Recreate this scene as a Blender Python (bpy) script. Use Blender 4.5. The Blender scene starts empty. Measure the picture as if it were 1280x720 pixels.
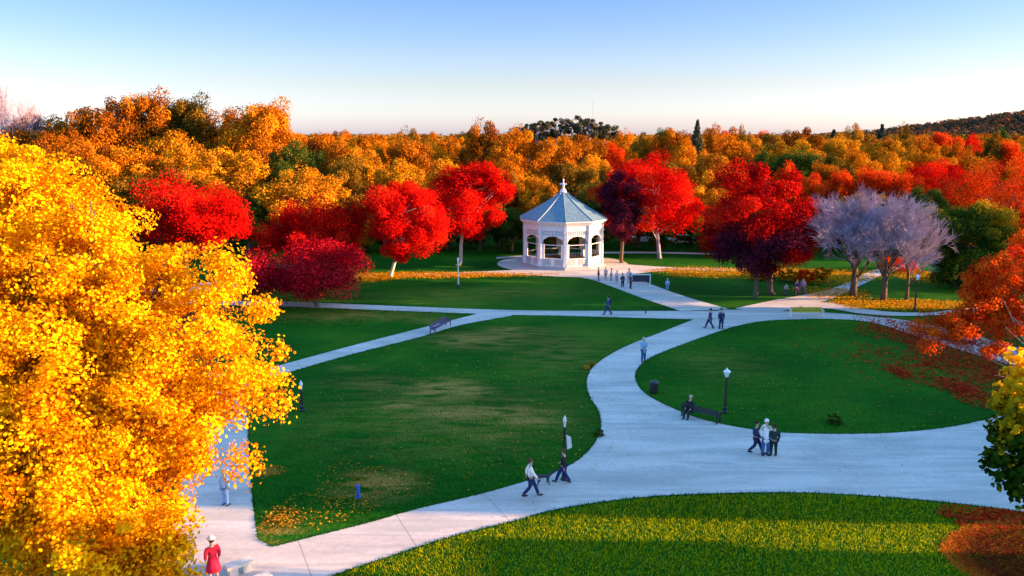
import bpy, bmesh, math, random
import numpy as np
from mathutils import Vector, Matrix
from mathutils.geometry import tessellate_polygon

R = math.radians
sc = bpy.context.scene
COL = sc.collection

# ------------------------------------------------------------------ camera
CAM_H = 16.0
F = 1000.0                       # focal length in pixels of a 1280 wide picture
PITCH = R(10.87)
cd = bpy.data.cameras.new('camera'); cam = bpy.data.objects.new('camera', cd); COL.objects.link(cam)
cam.location = (0, 0, CAM_H); cam.rotation_euler = (R(90) - PITCH, 0, 0)
cd.sensor_width = 36; cd.lens = F / 1280 * 36; cd.clip_start = .1; cd.clip_end = 12000
sc.camera = cam

# ------------------------------------------------------------------ light
SUN_EL, SUN_AZ = R(11.5), R(93)            # azimuth clockwise from +Y: the sun stands low on the right
wd = bpy.data.worlds.new('World'); sc.world = wd; wd.use_nodes = True
nt = wd.node_tree; nt.nodes.clear()
sky = nt.nodes.new('ShaderNodeTexSky'); sky.sky_type = 'NISHITA'; sky.sun_disc = False
sky.sun_elevation = SUN_EL; sky.sun_rotation = SUN_AZ
sky.air_density = 1.0; sky.dust_density = 0.6; sky.ozone_density = 2.5; sky.altitude = 50
hs = nt.nodes.new('ShaderNodeHueSaturation'); hs.inputs['Saturation'].default_value = 1.25
bg = nt.nodes.new('ShaderNodeBackground'); bg.inputs['Strength'].default_value = 0.15
wo = nt.nodes.new('ShaderNodeOutputWorld')
nt.links.new(sky.outputs[0], hs.inputs['Color']); 
# low visible sky tinted and dimmed, upper dome boosted to brighten the shade
geo = nt.nodes.new('ShaderNodeTexCoord'); sp_ = nt.nodes.new('ShaderNodeSeparateXYZ'); rp = nt.nodes.new('ShaderNodeValToRGB')
while len(rp.color_ramp.elements) < 6: rp.color_ramp.elements.new(.5)
for e_, (p_, c_) in zip(rp.color_ramp.elements, [(0, (.45, .45, .95)), (.023, (.46, .445, .74)), (.058, (.44, .365, .46)), (.106, (.39, .335, .43)), (.166, (.35, .31, .42)), (.42, (1.45, 1.12, 1.0))]):
    e_.position = p_; e_.color = (*c_, 1)
ml = nt.nodes.new('ShaderNodeMixRGB'); ml.blend_type = 'MULTIPLY'; ml.inputs[0].default_value = 1
nt.links.new(geo.outputs['Generated'], sp_.inputs[0]); nt.links.new(sp_.outputs['Z'], rp.inputs[0]); nt.links.new(hs.outputs[0], ml.inputs[1]); nt.links.new(rp.outputs[0], ml.inputs[2])
nt.links.new(ml.outputs[0], bg.inputs[0]); nt.links.new(bg.outputs[0], wo.inputs[0])
ld = bpy.data.lights.new('sun', 'SUN'); ld.energy = 4.8; ld.angle = R(.5); ld.color = (1, .50, .20)
sun = bpy.data.objects.new('sun', ld); COL.objects.link(sun)
SD = Vector((math.sin(SUN_AZ) * math.cos(SUN_EL), math.cos(SUN_AZ) * math.cos(SUN_EL), math.sin(SUN_EL)))
sun.rotation_euler = SD.to_track_quat('Z', 'Y').to_euler()
vs = sc.view_settings; vs.view_transform = 'Standard'; vs.look = 'None'; vs.gamma = 1; vs.exposure = 2.2
vs.use_curve_mapping = False
sc.render.engine = 'CYCLES'
sc.cycles.max_bounces = 6; sc.cycles.transparent_max_bounces = 8

# ------------------------------------------------------------------ projection helpers
CP, SP = math.cos(PITCH), math.sin(PITCH)
def G(x, y, z=0.0):
    """point on the level z that the photo shows at pixel x, y"""
    u, v = (x - 640) / F, (y - 360) / F
    dy, dz = CP - v * SP, -SP - v * CP
    t = (z - CAM_H) / dz
    return Vector((u * t, dy * t, z))
def AT(x, y, d):
    """point d metres in front of the camera seen at pixel x, y"""
    u, v = (x - 640) / F, (y - 360) / F
    return Vector((u * d, (CP - v * SP) * d, CAM_H + (-SP - v * CP) * d))
def top_z(y, Y):
    v = (y - 360) / F
    return CAM_H + Y * (-SP - v * CP) / (CP - v * SP)
def at_x(x, Y, z):
    d = Y * CP + (CAM_H - z) * SP
    return (x - 640) / F * d, d

# ------------------------------------------------------------------ materials
def newmat(name):
    m = bpy.data.materials.new(name); m.use_nodes = True
    return m, m.node_tree, m.node_tree.nodes['Principled BSDF']
_mc = {}
def plain(name, col, rough=.7, metal=0, var=.12, scale=6.0, emit=None):
    if name in _mc: return _mc[name]
    m, t, b = newmat(name)
    n = t.nodes.new('ShaderNodeTexNoise'); n.inputs['Scale'].default_value = scale; n.inputs['Detail'].default_value = 4
    tc = t.nodes.new('ShaderNodeTexCoord'); t.links.new(tc.outputs['Object'], n.inputs['Vector'])
    r = t.nodes.new('ShaderNodeValToRGB')
    r.color_ramp.elements[0].position = .3; r.color_ramp.elements[1].position = .7
    r.color_ramp.elements[0].color = (*[c * (1 - var) for c in col], 1); r.color_ramp.elements[1].color = (*[min(1, c * (1 + var)) for c in col], 1)
    t.links.new(n.outputs[0], r.inputs[0]); t.links.new(r.outputs[0], b.inputs['Base Color'])
    b.inputs['Roughness'].default_value = rough; b.inputs['Metallic'].default_value = metal
    if rough > .6: b.inputs['Specular IOR Level'].default_value = .2
    _mc[name] = m
    return m
def leafmat(name, cols, pos=None, trans=.35, objvar=.0):
    """cols: list of colours picked by the per-leaf 'tint' attribute"""
    if name in _mc: return _mc[name]
    m, t, b = newmat(name)
    a = t.nodes.new('ShaderNodeAttribute'); a.attribute_name = 'tint'
    oi = t.nodes.new('ShaderNodeObjectInfo')
    r = t.nodes.new('ShaderNodeValToRGB')
    cr = r.color_ramp
    while len(cr.elements) < len(cols): cr.elements.new(.5)
    for i, c in enumerate(cols):
        cr.elements[i].position = pos[i] if pos else i / (len(cols) - 1)
        cr.elements[i].color = (*c, 1)
    if objvar:
        ma = t.nodes.new('ShaderNodeMath'); ma.operation = 'MULTIPLY_ADD'
        t.links.new(oi.outputs['Random'], ma.inputs[0]); ma.inputs[1].default_value = objvar
        sb = t.nodes.new('ShaderNodeMath'); sb.operation = 'SUBTRACT'; sb.inputs[1].default_value = objvar / 2
        t.links.new(a.outputs['Fac'], ma.inputs[2]); t.links.new(ma.outputs[0], sb.inputs[0]); t.links.new(sb.outputs[0], r.inputs[0])
    else:
        t.links.new(a.outputs['Fac'], r.inputs[0])
    d = t.nodes.new('ShaderNodeBsdfDiffuse'); tr = t.nodes.new('ShaderNodeBsdfTranslucent')
    mx = t.nodes.new('ShaderNodeMixShader'); mx.inputs[0].default_value = trans
    t.links.new(r.outputs[0], d.inputs[0]); t.links.new(r.outputs[0], tr.inputs[0])
    t.links.new(d.outputs[0], mx.inputs[1]); t.links.new(tr.outputs[0], mx.inputs[2])
    t.links.new(mx.outputs[0], t.nodes['Material Output'].inputs[0])
    t.nodes.remove(b)
    _mc[name] = m
    return m

YEL = leafmat('yellow_leaves', [(.46, .12, .003), (.80, .38, .004), (.90, .54, .005), (.94, .64, .008)])
RED = leafmat('red_leaves', [(.20, .003, .003), (.52, .004, .004), (.74, .009, .006), (.82, .035, .010)], trans=.12)
CRIM = leafmat('crimson_leaves', [(.16, .003, .008), (.34, .004, .012), (.52, .008, .02), (.66, .03, .04)], trans=.15)
ORR = leafmat('orange_red_leaves', [(.28, .012, .004), (.58, .035, .006), (.74, .09, .008), (.78, .17, .012)], objvar=.2)
ORA = leafmat('orange_leaves', [(.09, .025, .008), (.36, .105, .005), (.60, .215, .006), (.74, .33, .010)], trans=.2, objvar=.35)
AMB = leafmat('amber_leaves', [(.12, .05, .010), (.42, .16, .008), (.64, .29, .010), (.76, .40, .012)], trans=.2, objvar=.35)
OLI = leafmat('olive_leaves', [(.03, .035, .008), (.11, .08, .010), (.30, .15, .012), (.52, .27, .02)], objvar=.35)
GRN = leafmat('green_leaves', [(.015, .04, .008), (.03, .075, .012), (.06, .11, .015), (.16, .16, .02)], objvar=.2)
PIN = leafmat('pine_needles', [(.03, .04, .028), (.05, .065, .035), (.09, .09, .045), (.16, .13, .06)], trans=.1, objvar=.2)
GRYEL = leafmat('green_to_yellow_leaves', [(.02, .055, .008), (.05, .11, .012), (.35, .25, .012), (.80, .40, .015)])
MARO = leafmat('maroon_leaves', [(.10, .003, .004), (.28, .004, .005), (.58, .007, .006), (.75, .03, .010)], trans=.10)
BARK = plain('bark', (.12, .09, .07), .9, scale=14, var=.35)
BARKP = plain('pale_bark', (.55, .48, .40), .85, scale=9, var=.3)
BARKG = plain('grey_twigs', (.36, .31, .42), .9, scale=2, var=.25)

# ------------------------------------------------------------------ object helpers
def tag(o, label=None, cat=None, group=None, kind=None):
    if label: o['label'] = label
    if cat: o['category'] = cat
    if group: o['group'] = group
    if kind: o['kind'] = kind
    return o
def empty(name, loc=(0, 0, 0), rz=0, label=None, cat=None, group=None):
    o = bpy.data.objects.new(name, None); COL.objects.link(o); o.empty_display_size = .2
    o.location = loc; o.rotation_euler = (0, 0, rz)
    return tag(o, label, cat, group)
def link(name, me, mat, parent=None, loc=None):
    o = bpy.data.objects.new(name, me); COL.objects.link(o)
    if mat is not None and len(me.materials) == 0: me.materials.append(mat)
    if parent: o.parent = parent
    if loc is not None: o.location = loc
    return o
def np_mesh(name, V, F_, n, tint=None, smooth=False):
    """V (k,3) verts, F_ flat loop index array, n = verts per face"""
    me = bpy.data.meshes.new(name)
    V = np.ascontiguousarray(V, dtype=np.float32); Fl = np.ascontiguousarray(F_, dtype=np.int32).ravel()
    nf = len(Fl) // n
    me.vertices.add(len(V)); me.vertices.foreach_set('co', V.ravel())
    me.loops.add(len(Fl)); me.loops.foreach_set('vertex_index', Fl)
    me.polygons.add(nf); me.polygons.foreach_set('loop_start', np.arange(0, nf * n, n, dtype=np.int32))
    if smooth: me.polygons.foreach_set('use_smooth', np.ones(nf, dtype=bool))
    if tint is not None:
        at = me.attributes.new('tint', 'FLOAT', 'FACE'); at.data.foreach_set('value', np.ascontiguousarray(tint, dtype=np.float32))
    me.update(calc_edges=True)
    return me

class MB:
    """collects boxes, tubes, lathes; build() links them as one mesh"""
    def __init__(s): s.v = []; s.f = []
    def add(s, vs_, fs):
        k = len(s.v); s.v += [tuple(v) for v in vs_]; s.f += [tuple(i + k for i in f) for f in fs]; return s
    def box(s, c, size, rz=0, M=None):
        x, y, z = [q / 2 for q in size]; c = Vector(c); rot = Matrix.Rotation(rz, 3, 'Z')
        vs_ = [c + rot @ Vector(p) for p in ((-x, -y, -z), (x, -y, -z), (x, y, -z), (-x, y, -z), (-x, -y, z), (x, -y, z), (x, y, z), (-x, y, z))]
        if M: vs_ = [M @ v for v in vs_]
        return s.add(vs_, [(0, 3, 2, 1), (4, 5, 6, 7), (0, 1, 5, 4), (1, 2, 6, 5), (2, 3, 7, 6), (3, 0, 4, 7)])
    def tube(s, pts, rad, n=8, cap=True):
        pts = [Vector(p) for p in pts]; k = len(pts); vs_ = []; fs = []
        if not hasattr(rad, '__len__'): rad = [rad] * k
        up = Vector((.13, .97, .2)).normalized()
        for i, p in enumerate(pts):
            d = (pts[min(i + 1, k - 1)] - pts[max(i - 1, 0)]).normalized()
            a = d.cross(up)
            if a.length < .05: a = d.cross(Vector((1, 0, 0)))
            a.normalize(); b = d.cross(a)
            for j in range(n):
                t = 2 * math.pi * j / n
                vs_.append(p + (a * math.cos(t) + b * math.sin(t)) * rad[i])
        for i in range(k - 1):
            for j in range(n):
                j2 = (j + 1) % n
                fs.append((i * n + j, i * n + j2, (i + 1) * n + j2, (i + 1) * n + j))
        if cap: fs.append(tuple(range(n))[::-1]); fs.append(tuple((k - 1) * n + j for j in range(n)))
        return s.add(vs_, fs)
    def lathe(s, c, prof, n=16, a0=0):
        c = Vector(c); vs_ = []; fs = []
        for r, z in prof:
            for j in range(n):
                t = a0 + 2 * math.pi * j / n
                vs_.append(c + Vector((r * math.cos(t), r * math.sin(t), z)))
        for i in range(len(prof) - 1):
            for j in range(n):
                j2 = (j + 1) % n
                fs.append((i * n + j, i * n + j2, (i + 1) * n + j2, (i + 1) * n + j))
        fs.append(tuple(range(n))[::-1]); fs.append(tuple((len(prof) - 1) * n + j for j in range(n)))
        return s.add(vs_, fs)
    def ell(s, c, r, n=10, m=6):
        prof = [(max(.02, math.cos(a)), math.sin(a)) for a in [(-.5 + (i / m)) * math.pi for i in range(m + 1)]]
        vs_ = []; fs = []; c = Vector(c)
        for q, z in prof:
            for j in range(n):
                t = 2 * math.pi * j / n
                vs_.append(c + Vector((q * math.cos(t) * r[0], q * math.sin(t) * r[1], z * r[2])))
        for i in range(m):
            for j in range(n):
                j2 = (j + 1) % n
                fs.append((i * n + j, i * n + j2, (i + 1) * n + j2, (i + 1) * n + j))
        return s.add(vs_, fs)
    def mesh(s, name, smooth=False):
        me = bpy.data.meshes.new(name); me.from_pydata(s.v, [], s.f); me.update()
        if smooth:
            for p in me.polygons: p.use_smooth = True
        return me
    def build(s, name, mat, parent=None, smooth=False, loc=None):
        return link(name, s.mesh(name, smooth), mat, parent, loc)

# ------------------------------------------------------------------ 2D outlines on the ground
def cat(pts, k=6):
    """smooth open run through pixel points"""
    P = [Vector((float(a), float(b))) for a, b in pts]; out = []
    for i in range(len(P) - 1):
        p0 = P[max(i - 1, 0)]; p1 = P[i]; p2 = P[i + 1]; p3 = P[min(i + 2, len(P) - 1)]
        for j in range(k):
            t = j / k
            out.append(.5 * ((2 * p1) + (p2 - p0) * t + (2 * p0 - 5 * p1 + 4 * p2 - p3) * t * t + (3 * p1 - p0 - 3 * p2 + p3) * t ** 3))
    out.append(P[-1]); return [(v.x, v.y) for v in out]
def ground_poly(runs, z):
    pts = []
    for r in runs: pts += cat(r) if len(r) > 2 else list(r)
    return [G(x, y) + Vector((0, 0, z)) for x, y in pts]
def inside(px, py, poly):
    c = np.zeros(len(px), bool); n = len(poly)
    for i in range(n):
        x1, y1 = poly[i][0], poly[i][1]; x2, y2 = poly[(i + 1) % n][0], poly[(i + 1) % n][1]
        m = ((y1 > py) != (y2 > py))
        with np.errstate(divide='ignore', invalid='ignore'):
            c ^= m & (px < (x2 - x1) * (py - y1) / ((y2 - y1) + 1e-12) + x1)
    return c

# ------------------------------------------------------------------ leaves and crowns
def leaf_mesh(name, P, N, size, rng, tint, shape=4, squash=1.0):
    """one face per leaf at points P, facing N"""
    k = len(P)
    N = N / (np.linalg.norm(N, axis=1, keepdims=True) + 1e-9)
    A = np.cross(N, rng.normal(size=(k, 3))); A /= (np.linalg.norm(A, axis=1, keepdims=True) + 1e-9)
    B = np.cross(N, A)
    s = size * rng.uniform(.65, 1.3, (k, 1))
    if shape == 4: tm = [(-.5, 0), (0, -.36), (.5, 0), (0, .36)]
    else: tm = [(-.5, 0), (-.22, -.42), (.2, -.36), (.52, .02), (.18, .40), (-.25, .38)]
    V = np.empty((k, len(tm), 3))
    for i, (a, b) in enumerate(tm):
        bend = (abs(b) ** 1.5) * .45
        V[:, i] = P + A * s * a + B * s * b + N * s * bend
    return np_mesh(name, V.reshape(-1, 3), np.arange(k * len(tm)), len(tm), tint)

def unit(rng, k):
    d = rng.normal(size=(k, 3)); return d / np.linalg.norm(d, axis=1, keepdims=True)

def crown_points(rng, lobes, leaves, clump_r, clumps, flat=.8, rough=.35):
    """lobes: (centre, radius vec). Clumps sit in the outer part of each lobe; leaves sit in the outer part of each clump.
    returns points, normals, tint, clump centres"""
    vol = np.array([l[1][0] * l[1][1] + l[1][0] * l[1][2] for l in lobes]); vol = vol / vol.sum()
    Pn, Nn, T, CC = [], [], [], []
    for (c, r), w in zip(lobes, vol):
        nc = max(3, int(clumps * w)); nl = int(leaves * w / nc) + 1
        dirs = unit(rng, nc)
        rad = rng.uniform(.45, .92, (nc, 1)) ** .6
        cc = np.array(c) + dirs * rad * np.array(r)
        for q, dd in zip(cc, dirs):
            cr = clump_r * rng.uniform(.65, 1.35)
            k = int(nl * rng.uniform(.6, 1.4))
            d = unit(rng, k); rr = rng.uniform(.25, 1, (k, 1)) ** .5
            sc_ = np.array([1, 1, flat]) * cr
            p = q + d * rr * sc_ * (1 + rough * rng.normal(size=(k, 1)) * .5)
            nrm = d * .6 + dd * .35 + rng.normal(size=(k, 3)) * .55 + np.array([0, 0, .25])
            t = np.clip(rng.normal(.5, .20) + rng.normal(0, .17, k), 0, 1)
            Pn.append(p); Nn.append(nrm); T.append(t); CC.append(q)
    return np.concatenate(Pn), np.concatenate(Nn), np.concatenate(T), np.array(CC)

def limb_mesh(base, fork, targets, r0, rng, n=7, wob=.06, rt=.02, fr=(.35, 1.0)):
    """tapered trunk with limbs bending out to targets"""
    mb = MB(); base = Vector(base); fork = Vector(fork); H = (fork - base).length
    pts = [base + (fork - base) * t + Vector((rng.normal() * wob * H * .25, rng.normal() * wob * H * .25, 0)) * (t > 0) * (t < 1) for t in (0, .06, .3, .55, .8, 1)]
    rad = [r0 * 1.5, r0 * 1.05, r0 * .9, r0 * .75, r0 * .55, r0 * .3]
    mb.tube(pts, rad, n)
    for tg in targets:
        tg = Vector(tg); a = rng.uniform(*fr); i = min(4, int(a * 5)); f = a * 5 - i
        s = pts[i] + (pts[i + 1] - pts[i]) * f
        L = (tg - s).length
        m1 = s + (tg - s) * .35 + Vector((0, 0, L * .10)) + Vector(rng.normal(size=3) * L * .05)
        m2 = s + (tg - s) * .7 + Vector((0, 0, L * .08)) + Vector(rng.normal(size=3) * L * .05)
        q = max(rt, min(r0 * .42, L * .028))
        mb.tube([s, m1, m2, tg], [q, q * .75, q * .5, q * .2], 5)
        for _ in range(2):
            e = m2 + Vector(rng.normal(size=3)) * min(L * .2, .45)
            mb.tube([m1 + (m2 - m1) * rng.uniform(0, 1), e], [q * .45, q * .12], 4)
    return mb
# ================================================================== GROUND
def ellipse_mask(t, tc_out, spots):
    """sum of soft worn spots (centre x, y, radius x, y) in metres on the ground"""
    acc = None
    for (cx, cy, rx, ry, amp) in spots:
        mp = t.nodes.new('ShaderNodeMapping'); mp.inputs['Location'].default_value = (-cx / rx, -cy / ry, 0); mp.inputs['Scale'].default_value = (1 / rx, 1 / ry, 0)
        ln = t.nodes.new('ShaderNodeVectorMath'); ln.operation = 'LENGTH'
        mr = t.nodes.new('ShaderNodeMapRange'); mr.interpolation_type = 'SMOOTHSTEP'
        mr.inputs['From Min'].default_value = 1; mr.inputs['From Max'].default_value = 0.0; mr.inputs['To Max'].default_value = amp
        t.links.new(tc_out, mp.inputs[0]); t.links.new(mp.outputs[0], ln.inputs[0]); t.links.new(ln.outputs['Value'], mr.inputs[0])
        if acc is None: acc = mr.outputs[0]
        else:
            ad = t.nodes.new('ShaderNodeMath'); ad.operation = 'MAXIMUM'; t.links.new(acc, ad.inputs[0]); t.links.new(mr.outputs[0], ad.inputs[1]); acc = ad.outputs[0]
    return acc
def spot(x, y, wx, hy, amp):
    a = G(x, y); b = G(x + wx, y); c = G(x, y - hy)
    return (a.x, a.y, abs(b.x - a.x), abs(c.y - a.y), amp)

gm, t, b = newmat('lawn_grass')
tc = t.nodes.new('ShaderNodeTexCoord'); P = tc.outputs['Object']
def noise(scale, det=5, vec=None, dist=0, sx=1, sy=1):
    vec = vec or P
    n = t.nodes.new('ShaderNodeTexNoise'); n.inputs['Scale'].default_value = scale; n.inputs['Detail'].default_value = det; n.inputs['Distortion'].default_value = dist
    mp = t.nodes.new('ShaderNodeMapping'); mp.inputs['Scale'].default_value = (sx, sy, 1)
    t.links.new(vec, mp.inputs[0]); t.links.new(mp.outputs[0], n.inputs['Vector']); return n.outputs[0]
def ramp(inp, stops):
    r = t.nodes.new('ShaderNodeValToRGB'); cr = r.color_ramp
    while len(cr.elements) < len(stops): cr.elements.new(.5)
    for e, (p, c) in zip(cr.elements, stops): e.position = p; e.color = (*c, 1) if len(c) == 3 else c
    t.links.new(inp, r.inputs[0]); return r.outputs[0]
def mix(f, a, b_, mode='MIX'):
    m = t.nodes.new('ShaderNodeMixRGB'); m.blend_type = mode
    if isinstance(f, float): m.inputs[0].default_value = f
    else: t.links.new(f, m.inputs[0])
    t.links.new(a, m.inputs[1])
    if isinstance(b_, tuple): m.inputs[2].default_value = (*b_, 1)
    else: t.links.new(b_, m.inputs[2])
    return m.outputs[0]
def mul(a, b_):
    m = t.nodes.new('ShaderNodeMath'); m.operation = 'MULTIPLY'
    t.links.new(a, m.inputs[0])
    if isinstance(b_, float): m.inputs[1].default_value = b_
    else: t.links.new(b_, m.inputs[1])
    return m.outputs[0]
n1 = noise(.09, 4); n2 = noise(1.1, 6, sx=.5, sy=1.6, dist=.4); n3 = noise(9, 6)
c1 = ramp(n1, [(.3, (.004, .062, .003)), (.5, (.009, .098, .004)), (.66, (.034, .130, .006))])
c2 = ramp(n2, [(.3, (.40, .40, .40)), (.5, (.5, .5, .5)), (.72, (.66, .64, .60))])
col = mix(.85, c1, c2, 'OVERLAY')
c3 = ramp(n3, [(.3, (.36, .36, .36)), (.7, (.64, .64, .64))])
col = mix(.7, col, c3, 'OVERLAY')
SPOTS = [spot(560, 520, 260, 60, .42), spot(700, 440, 110, 40, .38), spot(470, 480, 110, 14, .4), spot(900, 455, 90, 30, .25), spot(620, 545, 60, 14, .5), spot(560, 370, 150, 14, .3), spot(560, 487, 85, 20, 1.5), spot(590, 516, 170, 14, 1.4), spot(500, 506, 90, 9, 1.2), spot(655, 525, 90, 14, 1.2), spot(470, 606, 85, 28, 1.3),
         spot(600, 425, 100, 16, .9), spot(640, 415, 70, 12, .9), spot(545, 400, 60, 8, .5), spot(335, 590, 26, 9, 1.0), spot(425, 598, 20, 8, .6), spot(440, 395, 150, 10, .7),
         spot(440, 460, 40, 7, .45), spot(720, 440, 60, 16, .3), spot(640, 365, 140, 10, .35), spot(350, 665, 60, 22, .7)]
mask = ellipse_mask(t, P, SPOTS)
pn = ramp(noise(.9, 7, sx=.45, sy=1.5, dist=.8), [(.36, (0, 0, 0)), (.58, (1, 1, 1))])
col = mix(mul(mask, pn), col, (.30, .20, .045))
t.links.new(col, b.inputs['Base Color']); b.inputs['Roughness'].default_value = .95; b.inputs['Specular IOR Level'].default_value = .05
bp = t.nodes.new('ShaderNodeBump'); bp.inputs['Strength'].default_value = .8; bp.inputs['Distance'].default_value = .12
t.links.new(noise(5, 8), bp.inputs['Height']); t.links.new(bp.outputs[0], b.inputs['Normal'])

# one sheet to the horizon, finer near the camera
xs = np.concatenate([[-6000, -2500, -900, -400], np.linspace(-200, 200, 21), [400, 900, 2500, 6000]])
ys = np.concatenate([[-3000, -600, -100], np.linspace(0, 400, 21), [800, 2000, 9000]])
gx, gy = np.meshgrid(xs, ys); gz = np.zeros_like(gx)
nx, ny = len(xs), len(ys)
Fq = [[j * nx + i, j * nx + i + 1, (j + 1) * nx + i + 1, (j + 1) * nx + i] for j in range(ny - 1) for i in range(nx - 1)]
tag(link('ground', np_mesh('ground', np.stack([gx, gy, gz], -1).reshape(-1, 3), np.array(Fq), 4), gm), kind='structure')

# ------------------------------------------------------------------ paths
cm, t, b = newmat('path_concrete')
tc = t.nodes.new('ShaderNodeTexCoord'); P = tc.outputs['Object']
k1 = noise(.35, 6, sx=.5, sy=1.4, dist=.6); k2 = noise(3.5, 8); k3 = noise(28, 4)
col = ramp(k1, [(.28, (.40, .39, .37)), (.5, (.55, .525, .49)), (.72, (.65, .62, .58))])
col = mix(.6, col, ramp(k2, [(.3, (.42, .42, .42)), (.7, (.57, .57, .57))]), 'OVERLAY')
col = mix(.35, col, ramp(k3, [(.35, (.4, .4, .4)), (.65, (.6, .6, .6))]), 'OVERLAY')
# streaky tracks of damp and dust worn along the wide plaza
st = ramp(noise(.8, 9, sx=.14, sy=1.7, dist=1.1), [(.45, (0, 0, 0)), (.64, (1, 1, 1))])
col = mix(mul(st, .55), col, (.34, .37, .34))
# slab joints
br = t.nodes.new('ShaderNodeTexBrick'); br.offset = 0; br.inputs['Scale'].default_value = 1; br.inputs['Brick Width'].default_value = 4.2; br.inputs['Row Height'].default_value = 60
br.inputs['Mortar Size'].default_value = .025; br.inputs['Color1'].default_value = (1, 1, 1, 1); br.inputs['Color2'].default_value = (1, 1, 1, 1); br.inputs['Mortar'].default_value = (.55, .53, .5, 1)
mp = t.nodes.new('ShaderNodeMapping'); mp.inputs['Rotation'].default_value = (0, 0, R(-24)); t.links.new(P, mp.inputs[0]); t.links.new(mp.outputs[0], br.inputs['Vector'])
sx_ = t.nodes.new('ShaderNodeSeparateXYZ'); t.links.new(P, sx_.inputs[0]); lt = t.nodes.new('ShaderNodeMath'); lt.operation = 'LESS_THAN'; lt.inputs[1].default_value = 2.5; t.links.new(sx_.outputs['X'], lt.inputs[0])
col = mix(mul(lt.outputs[0], .8), col, br.outputs[0], 'MULTIPLY')
t.links.new(col, b.inputs['Base Color']); b.inputs['Roughness'].default_value = .9; b.inputs['Specular IOR Level'].default_value = .15
bp = t.nodes.new('ShaderNodeBump'); bp.inputs['Strength'].default_value = .35; bp.inputs['Distance'].default_value = .02
t.links.new(k2, bp.inputs['Height']); t.links.new(bp.outputs[0], b.inputs['Normal'])

PATHS = [
 # wide S-shaped walk opening into the plaza on the right
 [[(345, 683), (400, 669), (460, 654), (520, 637), (600, 618), (660, 601), (700, 588), (728, 571), (745, 551), (751, 532), (748, 514), (738, 498), (733, 480), (738, 463), (752, 450), (780, 434), (830, 414), (863, 401)],
  [(863, 401), (900, 388), (985, 390), (1010, 399)],
  [(1010, 399), (960, 401), (920, 408), (880, 421), (840, 436), (812, 448), (797, 462), (795, 476), (808, 493), (840, 510), (880, 525), (940, 537), (1000, 542), (1100, 542), (1180, 535), (1240, 522), (1300, 500), (1400, 462)],
  [(1560, 480), (1560, 700)],
  [(1400, 655), (1280, 640), (1200, 630), (1100, 621), (1000, 616), (900, 617), (800, 622), (700, 636), (640, 652), (560, 672), (480, 698), (415, 720), (340, 752)],
  [(180, 775), (190, 683)]],
 # walk running under the yellow tree
 [[(345, 687), (322, 674)], [(322, 674), (315, 620), (311, 560), (309, 520), (302, 470)], [(262, 462), (240, 540), (222, 620), (205, 690)]],
 # diagonal walk
 [[(610, 389), (520, 412), (430, 435), (345, 458), (255, 480)], [(250, 503), (345, 471), (430, 446), (520, 423), (575, 407), (640, 395)], [(640, 389), (625, 389)]],
 # long cross walk
 [[(200, 375), (330, 377), (400, 379), (500, 383), (640, 388), (750, 389), (850, 389), (950, 389), (1030, 391), (1090, 396), (1140, 402), (1200, 415), (1290, 440), (1420, 475)],
  [(1420, 512), (1290, 466), (1200, 438), (1140, 419), (1100, 406), (1060, 400), (985, 398.5), (900, 400), (845, 399), (700, 395), (640, 394), (500, 389), (400, 385), (330, 383), (200, 380)]],
 # walk from the bandstand down to the crossing
 [[(757, 334), (785, 343), (815, 356), (860, 372), (912, 387)], [(850, 389), (800, 372), (760, 357), (735, 349), (705, 344)]],
 # walk rising to the right
 [[(918, 386), (970, 375), (1010, 368), (1045, 359), (1070, 349), (1085, 340), (1110, 334), (1150, 330)], [(1150, 337), (1120, 339), (1100, 345), (1085, 353), (1065, 362), (1040, 374), (1000, 384), (965, 393)]],
 # narrow loop in the sun on the right
 [[(1012, 377), (1042, 379), (1072, 385), (1110, 390), (1160, 391), (1210, 386), (1300, 381)], [(1300, 388), (1210, 392), (1160, 395), (1110, 395), (1072, 392), (1042, 387), (1000, 384)]],
 # walk past the bandstand
 [[(440, 344), (560, 341), (640, 338), (700, 334), (760, 330), (830, 334), (900, 336), (1000, 338)], [(1000, 340), (900, 339), (830, 339), (760, 347), (720, 347), (640, 344), (560, 345), (440, 347)]],
 # thin walk far behind
 [[(620, 322), (700, 317), (800, 315), (900, 317)], [(900, 319), (800, 317), (700, 319), (620, 324)]],
 # paved spot beyond the crimson tree
 [[(180, 362), (300, 350), (420, 343)], [(420, 346), (300, 360), (180, 373)]],
]
pv, pf = [], []; POLY = []
for i, runs in enumerate(PATHS):
    pts = ground_poly(runs, .020 + .004 * i); POLY.append(pts)
    tri = tessellate_polygon([pts]); k = len(pv); pv += [tuple(p) for p in pts]
    for a, b_, c in tri:
        n = (pts[b_] - pts[a]).cross(pts[c] - pts[a])
        if abs(n.z) < 1e-7: continue
        pf.append((a + k, b_ + k, c + k) if n.z > 0 else (a + k, c + k, b_ + k))
# paved apron round the bandstand
GZ = Vector((0, 99.3, 0)); GZ.x = at_x(703, 99.3, 0)[0]
k = len(pv); z = .020 + .004 * len(PATHS)
pv += [(GZ.x + 8.2 * math.cos(a), GZ.y + 7.2 * math.sin(a), z) for a in np.linspace(0, 2 * math.pi, 48, endpoint=False)]; pf.append(tuple(range(k, k + 48)))
pm = bpy.data.meshes.new('path'); pm.from_pydata(pv, [], pf); pm.update()
tag(link('path', pm, cm), kind='structure')

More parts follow.
